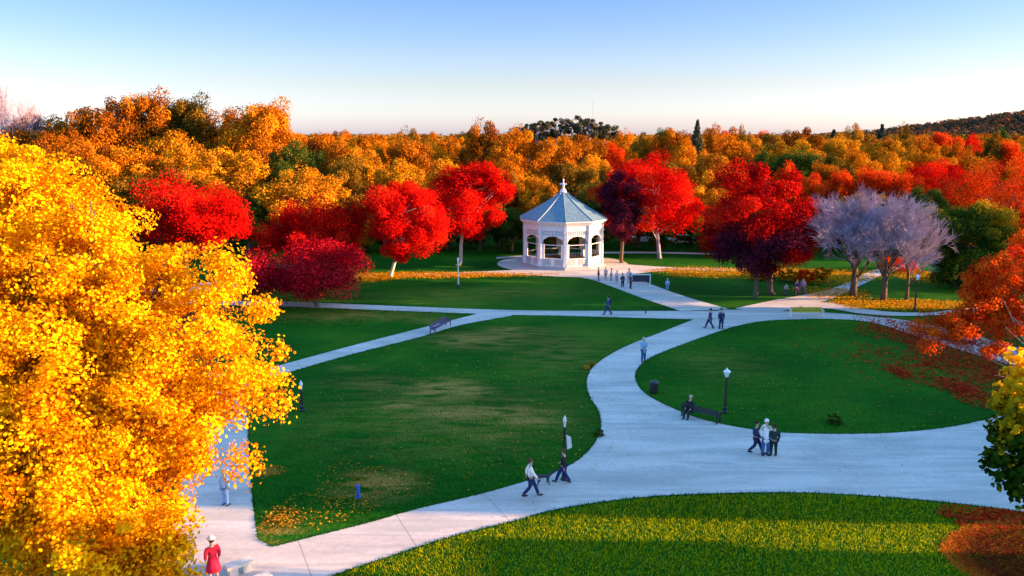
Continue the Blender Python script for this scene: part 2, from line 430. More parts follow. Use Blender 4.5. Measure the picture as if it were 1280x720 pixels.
# ------------------------------------------------------------------ grass blades of the near lawn and fallen leaves
rng = np.random.default_rng(5)
def tufts(name, X, Y, h, w, mat, rng, lean=.4):
    k = len(X); a = rng.uniform(0, math.pi * 2, k)
    h = h * rng.uniform(.5, 1.3, k); lx = rng.normal(0, lean, k) * h; ly = rng.normal(0, lean, k) * h
    V = np.zeros((k, 3, 3)); V[:, 0] = np.stack([X - np.cos(a) * w, Y - np.sin(a) * w, np.zeros(k)], 1)
    V[:, 1] = np.stack([X + np.cos(a) * w, Y + np.sin(a) * w, np.zeros(k)], 1); V[:, 2] = np.stack([X + lx, Y + ly, h], 1)
    return np_mesh(name, V.reshape(-1, 3), np.arange(k * 3), 3, np.clip(rng.normal(.5, .25, k), 0, 1))
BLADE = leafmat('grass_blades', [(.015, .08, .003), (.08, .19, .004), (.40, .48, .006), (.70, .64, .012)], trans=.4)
k = 190000
X = rng.uniform(-10, 27, k); Y = rng.uniform(25.0, 36, k)
keep = ~inside(X, Y, POLY[0]) & (Y > 25) & (rng.random(k) < .80 + .20 * np.sin((X - Y * .42) * 2 * math.pi / .95 + .5 * np.sin(Y * 1.6 + X * .3)))
low = np.array([G(x, y)[:2] for x, y in cat([(300, 765), (415, 722), (480, 700), (560, 674), (640, 654), (700, 638), (800, 624), (900, 619), (1000, 618), (1100, 623), (1200, 632), (1280, 642), (1400, 657), (1500, 670)])])
keep &= Y < np.interp(X, low[:, 0], low[:, 1]) - .03
me = tufts('grass_blades', X[keep], Y[keep], 0.10, .018, BLADE, rng)
tag(link('grass', me, BLADE), 'short yellow-green lawn grass in the foreground beside the wide walk', 'grass', kind='stuff')
k = 60000
X = rng.uniform(-12, 26, k); Y = 31 + rng.exponential(9, k)
keep = np.ones(len(X), bool)
for q in POLY: keep &= ~inside(X, Y, q)
keep &= Y < 70
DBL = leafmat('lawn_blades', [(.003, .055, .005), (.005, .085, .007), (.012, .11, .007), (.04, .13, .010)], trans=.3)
me = tufts('lawn_blades', X[keep], Y[keep], .06, .02, DBL, rng)
tag(link('grass', me, DBL), 'deep green short lawn grass on the shaded lawns between the walks', 'grass', kind='stuff')

# ragged grass leaning over the edges of the walks
EX, EY = [], []
for q in POLY:
    for i in range(len(q)):
        a_, b_ = q[i], q[(i + 1) % len(q)]; Ls = (b_ - a_).length
        if Ls > 25 or a_.y > 110: continue
        n_ = int(Ls * (45 if a_.y < 60 else 22)); tt = rng.random(n_)
        EX.append(a_.x + (b_.x - a_.x) * tt + rng.normal(0, .035, n_)); EY.append(a_.y + (b_.y - a_.y) * tt + rng.normal(0, .035, n_))
EX = np.concatenate(EX); EY = np.concatenate(EY); keep = np.ones(len(EX), bool)
for q in POLY:
    c0 = np.mean(np.array([tuple(v)[:2] for v in q]), axis=0)
    for ox, oy in ((.12, 0), (-.12, 0), (0, .12), (0, -.12)): pass
    keep &= ~(inside(EX + .10, EY, q) & inside(EX - .10, EY, q) & inside(EX, EY + .10, q) & inside(EX, EY - .10, q))
me = tufts('edge_blades', EX[keep], EY[keep], .09, .022, DBL, rng)
tag(link('grass', me, DBL), 'ragged fringe of grass growing over the edges of the walks', 'grass', kind='stuff')

def litter(X, Y, size, rng, tint=None):
    k = len(X); N = np.stack([rng.normal(0, .35, k), rng.normal(0, .35, k), np.ones(k)], 1)
    P_ = np.stack([X, Y, rng.uniform(.05, .09, k)], 1)
    return leaf_mesh('fallen_leaves', P_, N, size, rng, np.clip(rng.normal(.5, .25, k), 0, 1) if tint is None else tint)
def blob(cx, cy, rx, ry, k, p=.5):
    a = rng.uniform(0, 2 * math.pi, k); r = rng.random(k) ** p
    w = 1 + .18 * np.sin(a * 3 + 1) + .1 * np.sin(a * 7)
    return cx + np.cos(a) * r * rx * w, cy + np.sin(a) * r * ry * w
RUST = leafmat('rust_leaves', [(.12, .02, .01), (.30, .045, .012), (.48, .09, .012), (.75, .20, .02)])
def pxblob(x, y, wx, hy, k, p=.5):
    s = spot(x, y, wx, hy, 1); return blob(s[0], s[1], s[2], s[3], k, p)
# rust ring of leaves at the lower right, thinner and brighter at its rim
g = G(1326, 706); a = rng.uniform(0, 2 * math.pi, 26000); r_ = rng.random(26000) ** .5 * (1 + .02 * np.sin(a * 5) + rng.normal(0, .02, 26000)); X, Y = g.x + np.cos(a) * r_ * 4.1, g.y + np.sin(a) * r_ * 3.3
d = np.hypot((X - g.x) / 4.1, (Y - g.y) / 3.3)
m = litter(X, Y, .10, rng, np.clip(np.clip(d - .72, 0, 1) * 3.2 + .12 + rng.normal(0, .12, len(X)), 0, 1))
tag(link('fallen_leaves', m, RUST), 'rust and orange round patch of fallen leaves at the lower right corner', 'fallen leaves', kind='stuff')
XY = [pxblob(1190, 425, 100, 30, 5500, .9), pxblob(1160, 418, 60, 18, 2200, .8), pxblob(1250, 405, 90, 18, 5500, .8), pxblob(1205, 488, 36, 20, 1500, 1.1), pxblob(1126, 466, 18, 9, 420, 1.0), pxblob(1160, 456, 80, 24, 1500, .8), pxblob(1250, 470, 60, 34, 2500, .8), pxblob(1235, 648, 60, 14, 900, .7), pxblob(1120, 440, 120, 40, 500, .6)]
m = litter(np.concatenate([a for a, _ in XY]), np.concatenate([b_ for _, b_ in XY]), .17, rng)
tag(link('fallen_leaves', m, leafmat('red_litter', [(.20, .01, .01), (.48, .02, .01), (.66, .05, .015), (.70, .14, .02)])), 'red fallen leaves spread over lawn and walk under the leaning tree on the right', 'fallen leaves', kind='stuff')
XY = [pxblob(560, 344, 110, 3, 6000), pxblob(470, 347, 30, 5, 2500), pxblob(940, 341, 130, 6, 11000), pxblob(1030, 347, 60, 8, 4200), pxblob(1130, 381, 90, 6, 6000), pxblob(1040, 367, 40, 8, 1800), pxblob(1150, 345, 40, 8, 2500)]
m = litter(np.concatenate([a for a, _ in XY]) + rng.normal(0, .5, sum(len(a) for a, _ in XY)), np.concatenate([b_ for _, b_ in XY]) + rng.normal(0, .45, sum(len(a) for a, _ in XY)), .17, rng)
tag(link('fallen_leaves', m, leafmat('gold_litter', [(.22, .07, .01), (.62, .26, .01), (.80, .44, .015), (.85, .58, .03)])), 'golden fallen leaves strewn over the sunny strip of lawn beyond the walks', 'fallen leaves', kind='stuff')
XY = [pxblob(335, 590, 24, 8, 260), pxblob(455, 604, 70, 24, 420, .7), pxblob(350, 650, 26, 16, 420, .7), pxblob(400, 640, 60, 20, 300), pxblob(560, 500, 260, 60, 500), pxblob(700, 470, 260, 60, 350), pxblob(1000, 480, 160, 60, 350), pxblob(430, 395, 120, 10, 1100), pxblob(640, 560, 120, 60, 300)]
X = np.concatenate([a for a, _ in XY]); Y = np.concatenate([b_ for _, b_ in XY])
m = litter(X, Y, .10, rng)
tag(link('fallen_leaves', m, leafmat('lawn_litter', [(.2, .07, .01), (.45, .2, .012), (.6, .3, .02), (.6, .36, .04)])), 'scattered orange-brown fallen leaves on the large left lawn', 'fallen leaves', kind='stuff')
# ================================================================== BUILDINGS
WHITE = plain('white_paint', (.76, .80, .84), .5, var=.05)
SLATE = plain('slate_shingles', (.13, .25, .34), .55, var=.30, scale=5)
def weather(m, streak=.5):
    t_ = m.node_tree; b_ = t_.nodes['Principled BSDF']; src = b_.inputs['Base Color'].links[0].from_socket
    tc_ = t_.nodes.new('ShaderNodeTexCoord'); mp_ = t_.nodes.new('ShaderNodeMapping'); mp_.inputs['Scale'].default_value = (3, 3, .5)
    n_ = t_.nodes.new('ShaderNodeTexNoise'); n_.inputs['Scale'].default_value = 1.6; n_.inputs['Detail'].default_value = 8
    r_ = t_.nodes.new('ShaderNodeValToRGB'); r_.color_ramp.elements[0].position = .35; r_.color_ramp.elements[0].color = (.62, .60, .56, 1); r_.color_ramp.elements[1].position = .6; r_.color_ramp.elements[1].color = (1, 1, 1, 1)
    mx_ = t_.nodes.new('ShaderNodeMixRGB'); mx_.blend_type = 'MULTIPLY'; mx_.inputs[0].default_value = streak
    t_.links.new(tc_.outputs['Object'], mp_.inputs[0]); t_.links.new(mp_.outputs[0], n_.inputs['Vector']); t_.links.new(n_.outputs[0], r_.inputs[0]); t_.links.new(src, mx_.inputs[1]); t_.links.new(r_.outputs[0], mx_.inputs[2]); t_.links.new(mx_.outputs[0], b_.inputs['Base Color'])
weather(SLATE, .9); weather(WHITE, .3)
DARK = plain('dark_iron', (.02, .02, .022), .45, var=.1)
def brickmat():
    m, t_, b_ = newmat('red_brick'); tc_ = t_.nodes.new('ShaderNodeTexCoord'); br_ = t_.nodes.new('ShaderNodeTexBrick')
    br_.inputs['Scale'].default_value = 4; br_.inputs['Color1'].default_value = (.30, .10, .06, 1); br_.inputs['Color2'].default_value = (.22, .07, .045, 1); br_.inputs['Mortar'].default_value = (.4, .37, .33, 1)
    mp_ = t_.nodes.new('ShaderNodeMapping'); mp_.inputs['Rotation'].default_value = (R(90), 0, R(90))
    t_.links.new(tc_.outputs['Object'], mp_.inputs[0]); t_.links.new(mp_.outputs[0], br_.inputs['Vector']); t_.links.new(br_.outputs[0], b_.inputs['Base Color']); b_.inputs['Roughness'].default_value = .85
    return m
BRICK = brickmat(); GLASS = plain('window_glass', (.03, .04, .05), .08, var=.05)
def hall(label, x0, x1, y0, y1, h, rise, nwin, floors):  # unseen brick blocks past the right edge, added to cast the lawn shade
    r = empty('shade_building', ((x0 + x1) / 2, (y0 + y1) / 2, 0), 0, label, 'building')
    W, D = x1 - x0, y1 - y0
    MB().box((0, 0, h / 2 + .01), (W, D, h)).build('wall', BRICK, r)
    e = .5; mb = MB()
    a = [(-W / 2 - e, -D / 2 - e, h + .02), (W / 2 + e, -D / 2 - e, h + .02), (W / 2 + e, D / 2 + e, h + .02), (-W / 2 - e, D / 2 + e, h + .02), (0, -D / 2 - e, h + rise), (0, D / 2 + e, h + rise)]
    mb.add(a, [(0, 3, 2, 1), (0, 1, 4), (2, 3, 5), (1, 2, 5, 4), (3, 0, 4, 5)]); rf = mb.build('roof', SLATE, r)
    MB().box((1.5, D / 4, h + rise - .3), (1.2, 1.2, 2.6)).build('chimney', BRICK, rf)
    for f in range(floors):
        for i in range(nwin):
            y = -D / 2 + D * (i + .5) / nwin; z = 1.2 + f * (h - 1) / floors + .9
            w = MB().box((-W / 2 - .02, y, z), (.16, 1.3, 2.0)).build('window', WHITE, r)
            MB().box((-W / 2 - .08, y, z), (.10, 1.06, 1.76)).build('pane', GLASS, w)
    d = MB().box((-W / 2 - .05, 0 + D / nwin / 2 * 0, 1.15), (.2, 1.5, 2.3)).build('door', WHITE, r)
    return r
hall('long unseen red brick hall added beyond the right edge to shade the lawns', 66, 82, 28.3, 70.5, 19.0, 5.0, 10, 3)
hall('lower unseen red brick house added south of the long hall to shade the foreground', 50, 60, 8, 26.3, 10.4, 1.2, 4, 2)

# ------------------------------------------------------------------ bandstand
def bandstand():
    r = empty('bandstand', GZ, 0, 'white ten-sided bandstand with blue-grey peaked roof and arched openings on the paved apron', 'bandstand')
    N = 10; Rw = 4.95; A = [-math.pi / 2 + 2 * math.pi * i / N for i in range(N)]
    V = lambda i, rr, z: Vector((rr * math.cos(A[i % N]), rr * math.sin(A[i % N]), z))
    MB().lathe((0, 0, 0), [(5.35, .03), (5.35, .25), (5.2, .25), (5.2, .42)], N, A[0]).build('base', plain('stone_base', (.4, .4, .42), .8), r)
    zs, za, zf, ze = 1.30, 4.0, 4.15, 5.5
    for i in range(N):
        a, b_ = V(i, Rw, 0), V(i + 1, Rw, 0); d = (b_ - a); L = d.length; d.normalize(); nrm = Vector((d.y, -d.x, 0)); mid = (a + b_) / 2
        rz = math.atan2(d.y, d.x)
        # knee wall with a recessed field and rail
        if i in (3, 4, 5, 6):
            for q in range(7): MB().box(mid + d * ((q - 3) * (L - .5) / 7) + Vector((0, 0, 1.0)), (.05, .05, 1.15), rz).build('baluster', DARK, r)
        pn_ = MB().box(mid + Vector((0, 0, (.42 + zs) / 2)), (L - .42, .10, zs - .42), rz)
        for s in (-1, 1):
            for q in (-1, 1): pn_.box(mid + d * (s * (L / 4 - .05)) + nrm * .065 + Vector((0, 0, .95)), (L / 2 - .5, .03, .75), rz)
        if i not in (3, 4, 5, 6): pn_.build('wall_panel', WHITE, r)
        MB().box(mid + Vector((0, 0, zs + .05)), (L - .40, .22, .10), rz).build('handrail', WHITE, r)
        MB().box(mid + Vector((0, 0, 3.0)), (L - .44, .05, .07), rz).build('cross_rail', WHITE, r)
        # arched spandrel: a scalloped plate
        hw = (L - .44) / 2; pts = []
        n = 24
        for j in range(n + 1):
            u = -1 + 2 * j / n
            arch = 3.05 + .95 * math.sqrt(max(0, 1 - (abs(u) * 1.0) ** 2.2)) + .07 * abs(math.sin(j / n * math.pi * 5))
            pts.append((u * hw, min(arch, za + .12)))
        mb = MB(); vs_ = []; fs = []
        for (u, z) in pts:
            for off in (-.045, .045):
                base = mid + d * u + nrm * off
                vs_.append(base + Vector((0, 0, z))); vs_.append(base + Vector((0, 0, zf + .55)))
        for j in range(n):
            q = j * 4
            fs += [(q + 2, q + 6, q + 7, q + 3), (q, q + 1, q + 5, q + 4), (q, q + 4, q + 6, q + 2), (q + 1, q + 3, q + 7, q + 5)]
        # side cheeks narrow the opening
        mb.add(vs_, fs)
        for s in (-1, 1): mb.box(mid + d * (s * (hw - .14)) + Vector((0, 0, (zs + 3.1) / 2 + .05)), (.28, .09, 3.1 - zs - .1), rz)
        mb.build('spandrel', WHITE, r)
        fr = MB()
        for q in range(9): fr.box(mid + d * ((q - 4) * (L - .6) / 9) + nrm * .065 + Vector((0, 0, 4.42)), (.06, .035, .34), rz)
        for zz in (4.22, 4.62): fr.box(mid + nrm * .07 + Vector((0, 0, zz)), (L - .5, .04, .05), rz)
        fr.build('fretwork', plain('grey_shade_paint', (.34, .37, .42), .6), r)
        MB().box(mid + Vector((0, 0, 4.98)), (L - .30, .16, .58), rz).build('frieze', WHITE, r)
        p = MB().box(V(i, Rw, (zf + 1.1) / 2 + .42), (.36, .36, zf + .7), A[i]); p.box(V(i, Rw, .62), (.5, .5, .4), A[i]); p.box(V(i, Rw, 4.55), (.48, .48, .14), A[i])
        p.build('post', WHITE, r)
    MB().lathe((0, 0, 0), [(5.0, 5.27), (5.1, 5.30), (5.45, 5.62), (5.6, 5.72), (5.6, 5.84), (5.1, 5.84)], N, A[0]).build('cornice', WHITE, r)
    # curved roof of shingle courses
    prof = []; n = 17
    for j in range(n + 1):
        u = j / n; rr = 5.2 * (1 - u) ** 1.22 + .40; z = 5.86 + 3.2 * u
        if j: prof.append((rr + .05, prof[-1][1] + .015 if 0 else z - .035))
        prof.append((rr, z))
    rf = MB().lathe((0, 0, 0), prof, N, A[0]).build('roof', SLATE, r)
    rid = MB()
    for i in range(N):
        rid.tube([V(i, rr + .02, z + .02) for rr, z in prof[::4]], .045, 5)
    rid.build('ridge_cap', plain('ridge_metal', (.22, .33, .40), .4), rf)
    fn = MB().lathe((0, 0, 0), [(.46, 9.0), (.40, 9.15), (.24, 9.4), (.10, 9.5), (.16, 9.75), (.22, 9.9), (.10, 10.05), (.05, 10.3), (.14, 10.45), (.02, 10.65)], 10)
    fn.box((0, 0, 10.0), (.9, .12, .16)); fn.box((0, 0, 10.0), (.12, .9, .16)); fn.build('finial', WHITE, r)
    MB().lathe((0, 0, 0), [(4.7, .43), (4.7, .46)], N, A[0]).build('floor', plain('deck_boards', (.06, .05, .05), .8), r)
    MB().lathe((0, 0, 0), [(4.8, 4.85), (4.8, 4.9)], N, A[0]).build('ceiling', plain('bandstand_ceiling', (.08, .075, .07), .7), r)
bandstand()
# ================================================================== TREES
def lobed(cx, cy, rx, rz, zc, rng, n=7, ry=None):
    """a crown as a union of lobes around a centre"""
    ry = ry or rx; L = [((cx, cy, zc), (rx * .78, ry * .78, rz * .80))]
    for i in range(n):
        a = 2 * math.pi * (i + rng.uniform(-.3, .3)) / n; e = rng.uniform(-.75, .85)
        k = rng.uniform(.34, .50)
        L.append(((cx + math.cos(a) * rx * .58 * math.cos(e), cy + math.sin(a) * ry * .58 * math.cos(e), zc + rz * .62 * math.sin(e)), (rx * k, ry * k, rz * k * .95)))
    return L

# ---- templates for the wood: unit crowns (radius 1, half height 1) shared by the copies
TPL = []
for s in range(9):
    g_ = np.random.default_rng(100 + s)
    L = lobed(0, 0, 1, 1, 0, g_, 6 + s % 4)
    P_, N_, T_, C_ = crown_points(g_, L, 23000, .22, 80, .8, .13)
    low_ = P_[:, 2] < -.95; P_, N_, T_ = P_[~low_], N_[~low_], T_[~low_]
    me = leaf_mesh('crown', P_, N_, .043, g_, T_)
    tm = limb_mesh((0, 0, -2.2), (0, 0, .2), [c for c in C_[::5]], .075, g_, 6, .04, .006).mesh('trunk')
    TPL.append((me, tm))
def cone_tpl(s, wide=.45):
    g_ = np.random.default_rng(300 + s); P_, N_, T_ = [], [], []
    for i in range(60):
        z = -1 + 2 * i / 60; rr = max(.04, (1 - (z + 1) / 2)) * g_.uniform(.75, 1.1)
        for a in np.linspace(0, 2 * math.pi, 7, endpoint=False) + g_.uniform(0, 1):
            k = int(6 + 22 * rr); u = g_.random(k) ** .6; a2 = a + g_.normal(0, .16, k)
            P_.append(np.stack([np.cos(a2) * u * rr, np.sin(a2) * u * rr, z - .10 * u * rr + g_.normal(0, .012, k)], 1))
            N_.append(np.stack([np.cos(a2) * .4, np.sin(a2) * .4, np.full(k, .8)], 1) + g_.normal(0, .5, (k, 3))); T_.append(np.clip(g_.normal(.5, .2) + g_.normal(0, .15, k), 0, 1))
    me = leaf_mesh('crown', np.concatenate(P_), np.concatenate(N_), .09, g_, np.concatenate(T_))
    return me, limb_mesh((0, 0, -1.5), (0, 0, .8), [], .06, g_, 6).mesh('trunk')
CONE = [cone_tpl(s) for s in range(2)]
def twig_mesh(name, base, H, spread, rng, depth=6, r0=.22, first=.25, mesh=True, kids=3, rmin=.011):
    """bare tree: branches dividing into fine twigs, all tapered tubes"""
    segs = []; RT = .56
    def grow(p, d, L, r, lv):
        q = p + d * L * .55 + Vector(rng.normal(size=3)) * L * .05
        e = q + (d + Vector((0, 0, .10))).normalized() * L * .45 + Vector(rng.normal(size=3)) * L * .05
        segs.append((p, q, e, r, lv))
        if lv >= depth: return
        for i in range(kids + (lv < 3) + (lv >= depth - 2)):
            a = rng.uniform(0, 2 * math.pi); th = rng.uniform(.3, .95) * spread
            u = d.orthogonal().normalized(); w = d.cross(u)
            nd = (d * math.cos(th) + (u * math.cos(a) + w * math.sin(a)) * math.sin(th)); nd.z += .12; nd.normalize()
            s = p + (q - p) * rng.uniform(.5, 1) if rng.random() < .45 else (q + (e - q) * rng.uniform(.1, 1))
            grow(s, nd, L * rng.uniform(.60, .82), r * .56, lv + 1)
    base = Vector(base); tr = base + Vector((0, 0, H * first))
    for i in range(5):
        a = 2 * math.pi * i / 5 + rng.uniform(0, .6); th = rng.uniform(.15, .85)
        grow(tr - Vector((0, 0, H * .05 * i * .5)), Vector((math.cos(a) * math.sin(th), math.sin(a) * math.sin(th), math.cos(th))), H * .27, r0 * .42, 1)
    trunk = MB(); trunk.tube([base, base + Vector((.02, 0, H * first * .5)), tr, tr + Vector((0, 0, H * .1))], [r0 * 1.4, r0, r0 * .85, r0 * .4], 8)
    V_, F_ = [], []; k = 0
    for p, q, e, r, lv in segs:
        if lv <= 2: trunk.tube([p, q, e], [r, r * .8, r * .55], 6); continue
        r = max(r, rmin)
        d = (e - p).normalized(); u = d.orthogonal().normalized(); w = d.cross(u)
        for (a_, b_, r1, r2) in ((p, q, r, r * .8), (q, e, r * .8, r * .5)):
            for j in range(3):
                t_ = 2.094 * j; o_ = u * math.cos(t_) + w * math.sin(t_); V_ += [a_ + o_ * r1, b_ + o_ * r2]
            for j in range(3): j2 = (j + 1) % 3; F_ += [k + 2 * j, k + 2 * j2, k + 2 * j2 + 1, k + 2 * j + 1]
            k += 6
    return trunk, np_mesh(name, np.array([tuple(v) for v in V_]), np.array(F_), 4)

# ---- one builder for the hand-placed trees of the middle ground
def tree(name, label, cat_, base, zc, rx, rz, mat, seed, leaves, lsize, clump, clumps, r0=.22, bark=BARK, fork=.45, lean=(0, 0), ry=None, nl=7, group=None, lobes=None, nlimb=16, tint_fn=None, flat=.8, shape=4):
    g_ = np.random.default_rng(seed); base = Vector(base)
    r = empty(name, base, 0, label, cat_, group)
    L = lobes or lobed(lean[0], lean[1], rx, rz, zc, g_, nl, ry)
    P_, N_, T_, C_ = crown_points(g_, L, leaves, clump, clumps, flat, .22)
    k = P_[:, 2] > .25; P_, N_, T_ = P_[k], N_[k], T_[k]
    if tint_fn: T_ = np.clip(tint_fn(P_, T_, g_), 0, 1)
    link('crown', leaf_mesh('crown', P_, N_, lsize, g_, T_, shape), mat, r)
    idx = g_.choice(len(C_), min(nlimb, len(C_)), replace=False)
    fk = Vector((lean[0] * .8, lean[1] * .8, zc + rz * .15))
    limb_mesh((0, 0, -.1), fk, [C_[i] for i in idx], r0, g_, 8, fr=(fork, 1.0)).build('trunk', bark, r, smooth=True)
    return r
def base_at(px, Y): return Vector((at_x(px, Y, 0)[0], Y, 0))
def red_maple(label, px, Y, x0, x1, ytop, ybot, mat, seed, **kw):
    """crown fills x0..x1, ytop..ybot of the photo at distance Y"""
    b = base_at(px, Y); zt, zb = top_z(ytop, Y), top_z(ybot, Y); zc = (zt + zb) / 2
    cx, d = at_x((x0 + x1) / 2, Y, zc); rx = (x1 - x0) / 2 / F * d * 1.08; rz = (zt - zb) / 2 * 1.06
    name = kw.pop('name', 'maple_tree')
    return tree(name, label, 'tree', b, zc, rx, rz, mat, seed, kw.pop('leaves', 60000), kw.pop('lsize', .18), kw.pop('clump', .16 * rx + .25), kw.pop('clumps', 120), lean=(cx - b.x, 0), **kw)
red_maple('bright red round maple partly hidden by the big yellow tree', 236, 84, 158, 306, 208, 325, RED, 11)
red_maple('low crimson maple with wide flat crown over the long cross walk', 396, 74, 280, 470, 300, 372, CRIM, 12, ry=5.5, leaves=34000, r0=.2, fork=.3)
red_maple('bright red maple standing behind the low crimson maple', 392, 92, 330, 462, 238, 338, RED, 13)
red_maple('bright red round maple with pale forked trunk at the lawn edge', 489, 90, 452, 560, 214, 336, RED, 14, bark=BARKP, fork=.28, r0=.20, nlimb=22)
red_maple('bright red maple beside the bandstand with a slim pale trunk', 572, 98, 536, 646, 194, 312, RED, 15, bark=BARKP)
red_maple('red and purple maple to the right of the bandstand', 824, 104, 746, 880, 182, 308, RED, 16, bark=BARKG, fork=.35, r0=.25)
red_maple('largest dark red maple by the path crossing with low crown', 964, 80, 880, 1032, 196, 350, MARO, 17, r0=.30, leaves=70000)
red_maple('rounded red maple just behind the olive tree in the wood edge', 1165, 128, 1124, 1208, 196, 262, RED, 18, leaves=22000)
def gy(P_, T_, g_):
    z = (P_[:, 2] - 5.5) / 4.0; return .08 + .50 * np.clip(z, 0, 1) + .35 * np.clip(P_[:, 0] / 3.6, 0, 1) * (z > -.2) + (T_ - .5) * .9
red_maple('tall green tree turning yellow at the top beside the bare trees', 1197, 84, 1146, 1266, 238, 380, GRYEL, 19, leaves=50000, tint_fn=gy, name='broadleaf_tree')
red_maple('big orange-red tree towering over the right edge behind the green tree', 1262, 108, 1190, 1345, 192, 315, ORR, 20, leaves=42000, name='broadleaf_tree')
red_maple('small red-leaved tree beside the narrow sunny loop', 1126, 94, 1098, 1152, 320, 352, ORR, 22, leaves=3500, clumps=24, name='young_tree', r0=.1)
SHADE = leafmat('shade_side_leaves', [(.02, .004, .010), (.05, .008, .020), (.10, .012, .030), (.20, .02, .035)], trans=.08)  # dark leaf colour painting the shaded sides of two maples as extra trees
red_maple('added plum-leaved tree standing in for the shaded left side of maple right of bandstand', 778, 100, 752, 806, 206, 308, SHADE, 61, name='plum_tree', leaves=30000)
red_maple('low added plum-leaved tree standing in for the shaded lower crown of largest dark red maple', 944, 78, 888, 1006, 272, 350, SHADE, 62, name='plum_tree', leaves=34000)
# unseen oaks added off the frame to shade the lawn and the dark red maple
red_maple('unseen orange oak added beyond the right edge to throw shade', 1440, 82, 1380, 1500, 190, 370, ORA, 23, leaves=30000, name='oak_tree')

red_maple('tall unseen orange oak added behind the first one to throw shade', 1550, 84, 1490, 1610, 130, 330, ORA, 24, leaves=30000, name='oak_tree')
# ---- leaning red tree at the right edge
b = base_at(1372, 25.5)
def rel(px, py, d, r, k=.85): v = AT(px, py, d) - b; return (tuple(v), (r, r, r * k))
L = [rel(1256, 356, 26.3, 1.15, .8), rel(1228, 374, 26, .72, .8), rel(1305, 335, 26.5, 1.5), rel(1204, 392, 26, .6, .5), rel(1240, 345, 26.2, .8), rel(1185, 398, 25.8, .4, .5), rel(1265, 398, 26, .95, .7), rel(1182, 414, 25.5, .42, .4), rel(1160, 430, 25.5, .25, .4), rel(1215, 418, 25.5, .5, .4), rel(1345, 390, 26, 1.2), rel(1440, 500, 23.6, .9), rel(1400, 540, 24.2, .8), rel(1150, 408, 26, .22, .5), rel(1238, 434, 25.4, .4, .45)]
tree('leaning_tree', 'orange-red tree leaning in from the right edge with bare pale branches', 'tree', b, 7.5, 2, 2, ORR, 31, 52000, .078, .28, 340, lobes=L, bark=plain('tan_bark', (.42, .32, .24), .85, scale=9, var=.3), r0=.15, lean=(-2.3, 0), nlimb=34, fork=.5)
# ---- near tree at the right edge: yellow top, dark green below
b = base_at(1400, 19.5)
L = [rel(1272, 462, 17.5, .42), rel(1290, 490, 17.5, .75), rel(1262, 542, 17.3, .38), rel(1292, 560, 17.3, .9), rel(1258, 578, 17.0, .32), rel(1284, 600, 17.0, .55), rel(1340, 505, 17.8, .4), rel(1390, 560, 18, .8), rel(1430, 500, 18.6, .8), rel(1450, 600, 18.6, .9), rel(1275, 508, 17.4, .5)]
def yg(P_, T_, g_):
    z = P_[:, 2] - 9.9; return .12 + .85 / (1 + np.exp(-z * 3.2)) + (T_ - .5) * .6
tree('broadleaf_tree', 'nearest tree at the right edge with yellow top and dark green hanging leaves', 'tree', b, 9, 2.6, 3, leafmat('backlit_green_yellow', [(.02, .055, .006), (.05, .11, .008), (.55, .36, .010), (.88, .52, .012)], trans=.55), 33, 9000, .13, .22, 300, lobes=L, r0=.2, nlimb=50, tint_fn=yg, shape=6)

# ---- the big yellow tree on the left
b = base_at(192, 23.0)
L = [rel(8, 322, 25, 3.7), rel(-75, 370, 26, 4.2), rel(88, 402, 24, 3.8, .95), rel(208, 424, 23.5, 2.5), rel(286, 462, 23, 1.35), rel(250, 535, 22.3, 1.35, .9), rel(175, 520, 22.5, 2.4), rel(55, 560, 22.5, 3.7), rel(150, 640, 21.6, 1.75), rel(40, 690, 21.5, 3.2), rel(-80, 560, 24, 4),
     rel(262, 345, 23.5, 1.0), rel(104, 258, 25, .9), rel(338, 480, 23, .5, .7), rel(312, 385, 23.3, .5), rel(345, 440, 23.2, .28), rel(150, 275, 24.6, .7), rel(302, 578, 22.3, .42), rel(66, 222, 25, .9), rel(222, 655, 21.4, .65), rel(14, 196, 25.4, .8), rel(222, 330, 23.6, .8), rel(30, 400, 22.5, 2.2), rel(90, 330, 23, 1.6), rel(0, 262, 23.5, 2.0), rel(-20, 480, 22, 2.4), rel(120, 470, 21.8, 1.6), rel(50, 620, 20.8, 1.8), rel(110, 570, 21, 1.4), rel(170, 690, 20.8, 1.3), rel(205, 700, 20.9, .75), rel(222, 690, 20.7, .45), rel(205, 735, 20.5, .8), rel(110, 660, 20.2, 1.5), rel(195, 585, 21.6, 1.0), rel(235, 560, 22, .9), rel(160, 380, 23, 1.4), rel(215, 480, 22.4, 1.2), rel(45, 540, 20.8, 1.6), rel(325, 505, 22.8, .55)]
tree('yellow_maple', 'huge bright yellow maple filling the left side of the view', 'tree', b, 8.5, 7, 7, YEL, 41, 330000, .092, .55, 1300, lobes=L, r0=.36, nlimb=60, shape=6, flat=.75)
# red bush below it
b = base_at(205, 27.4); b = base_at(205, 24.2)
tree('red_shrub', 'red-leaved bush at the foot of the huge yellow maple', 'shrub', b, 1.0, .75, 1.2, ORR, 43, 5000, .09, .3, 40, r0=.06, shape=6)

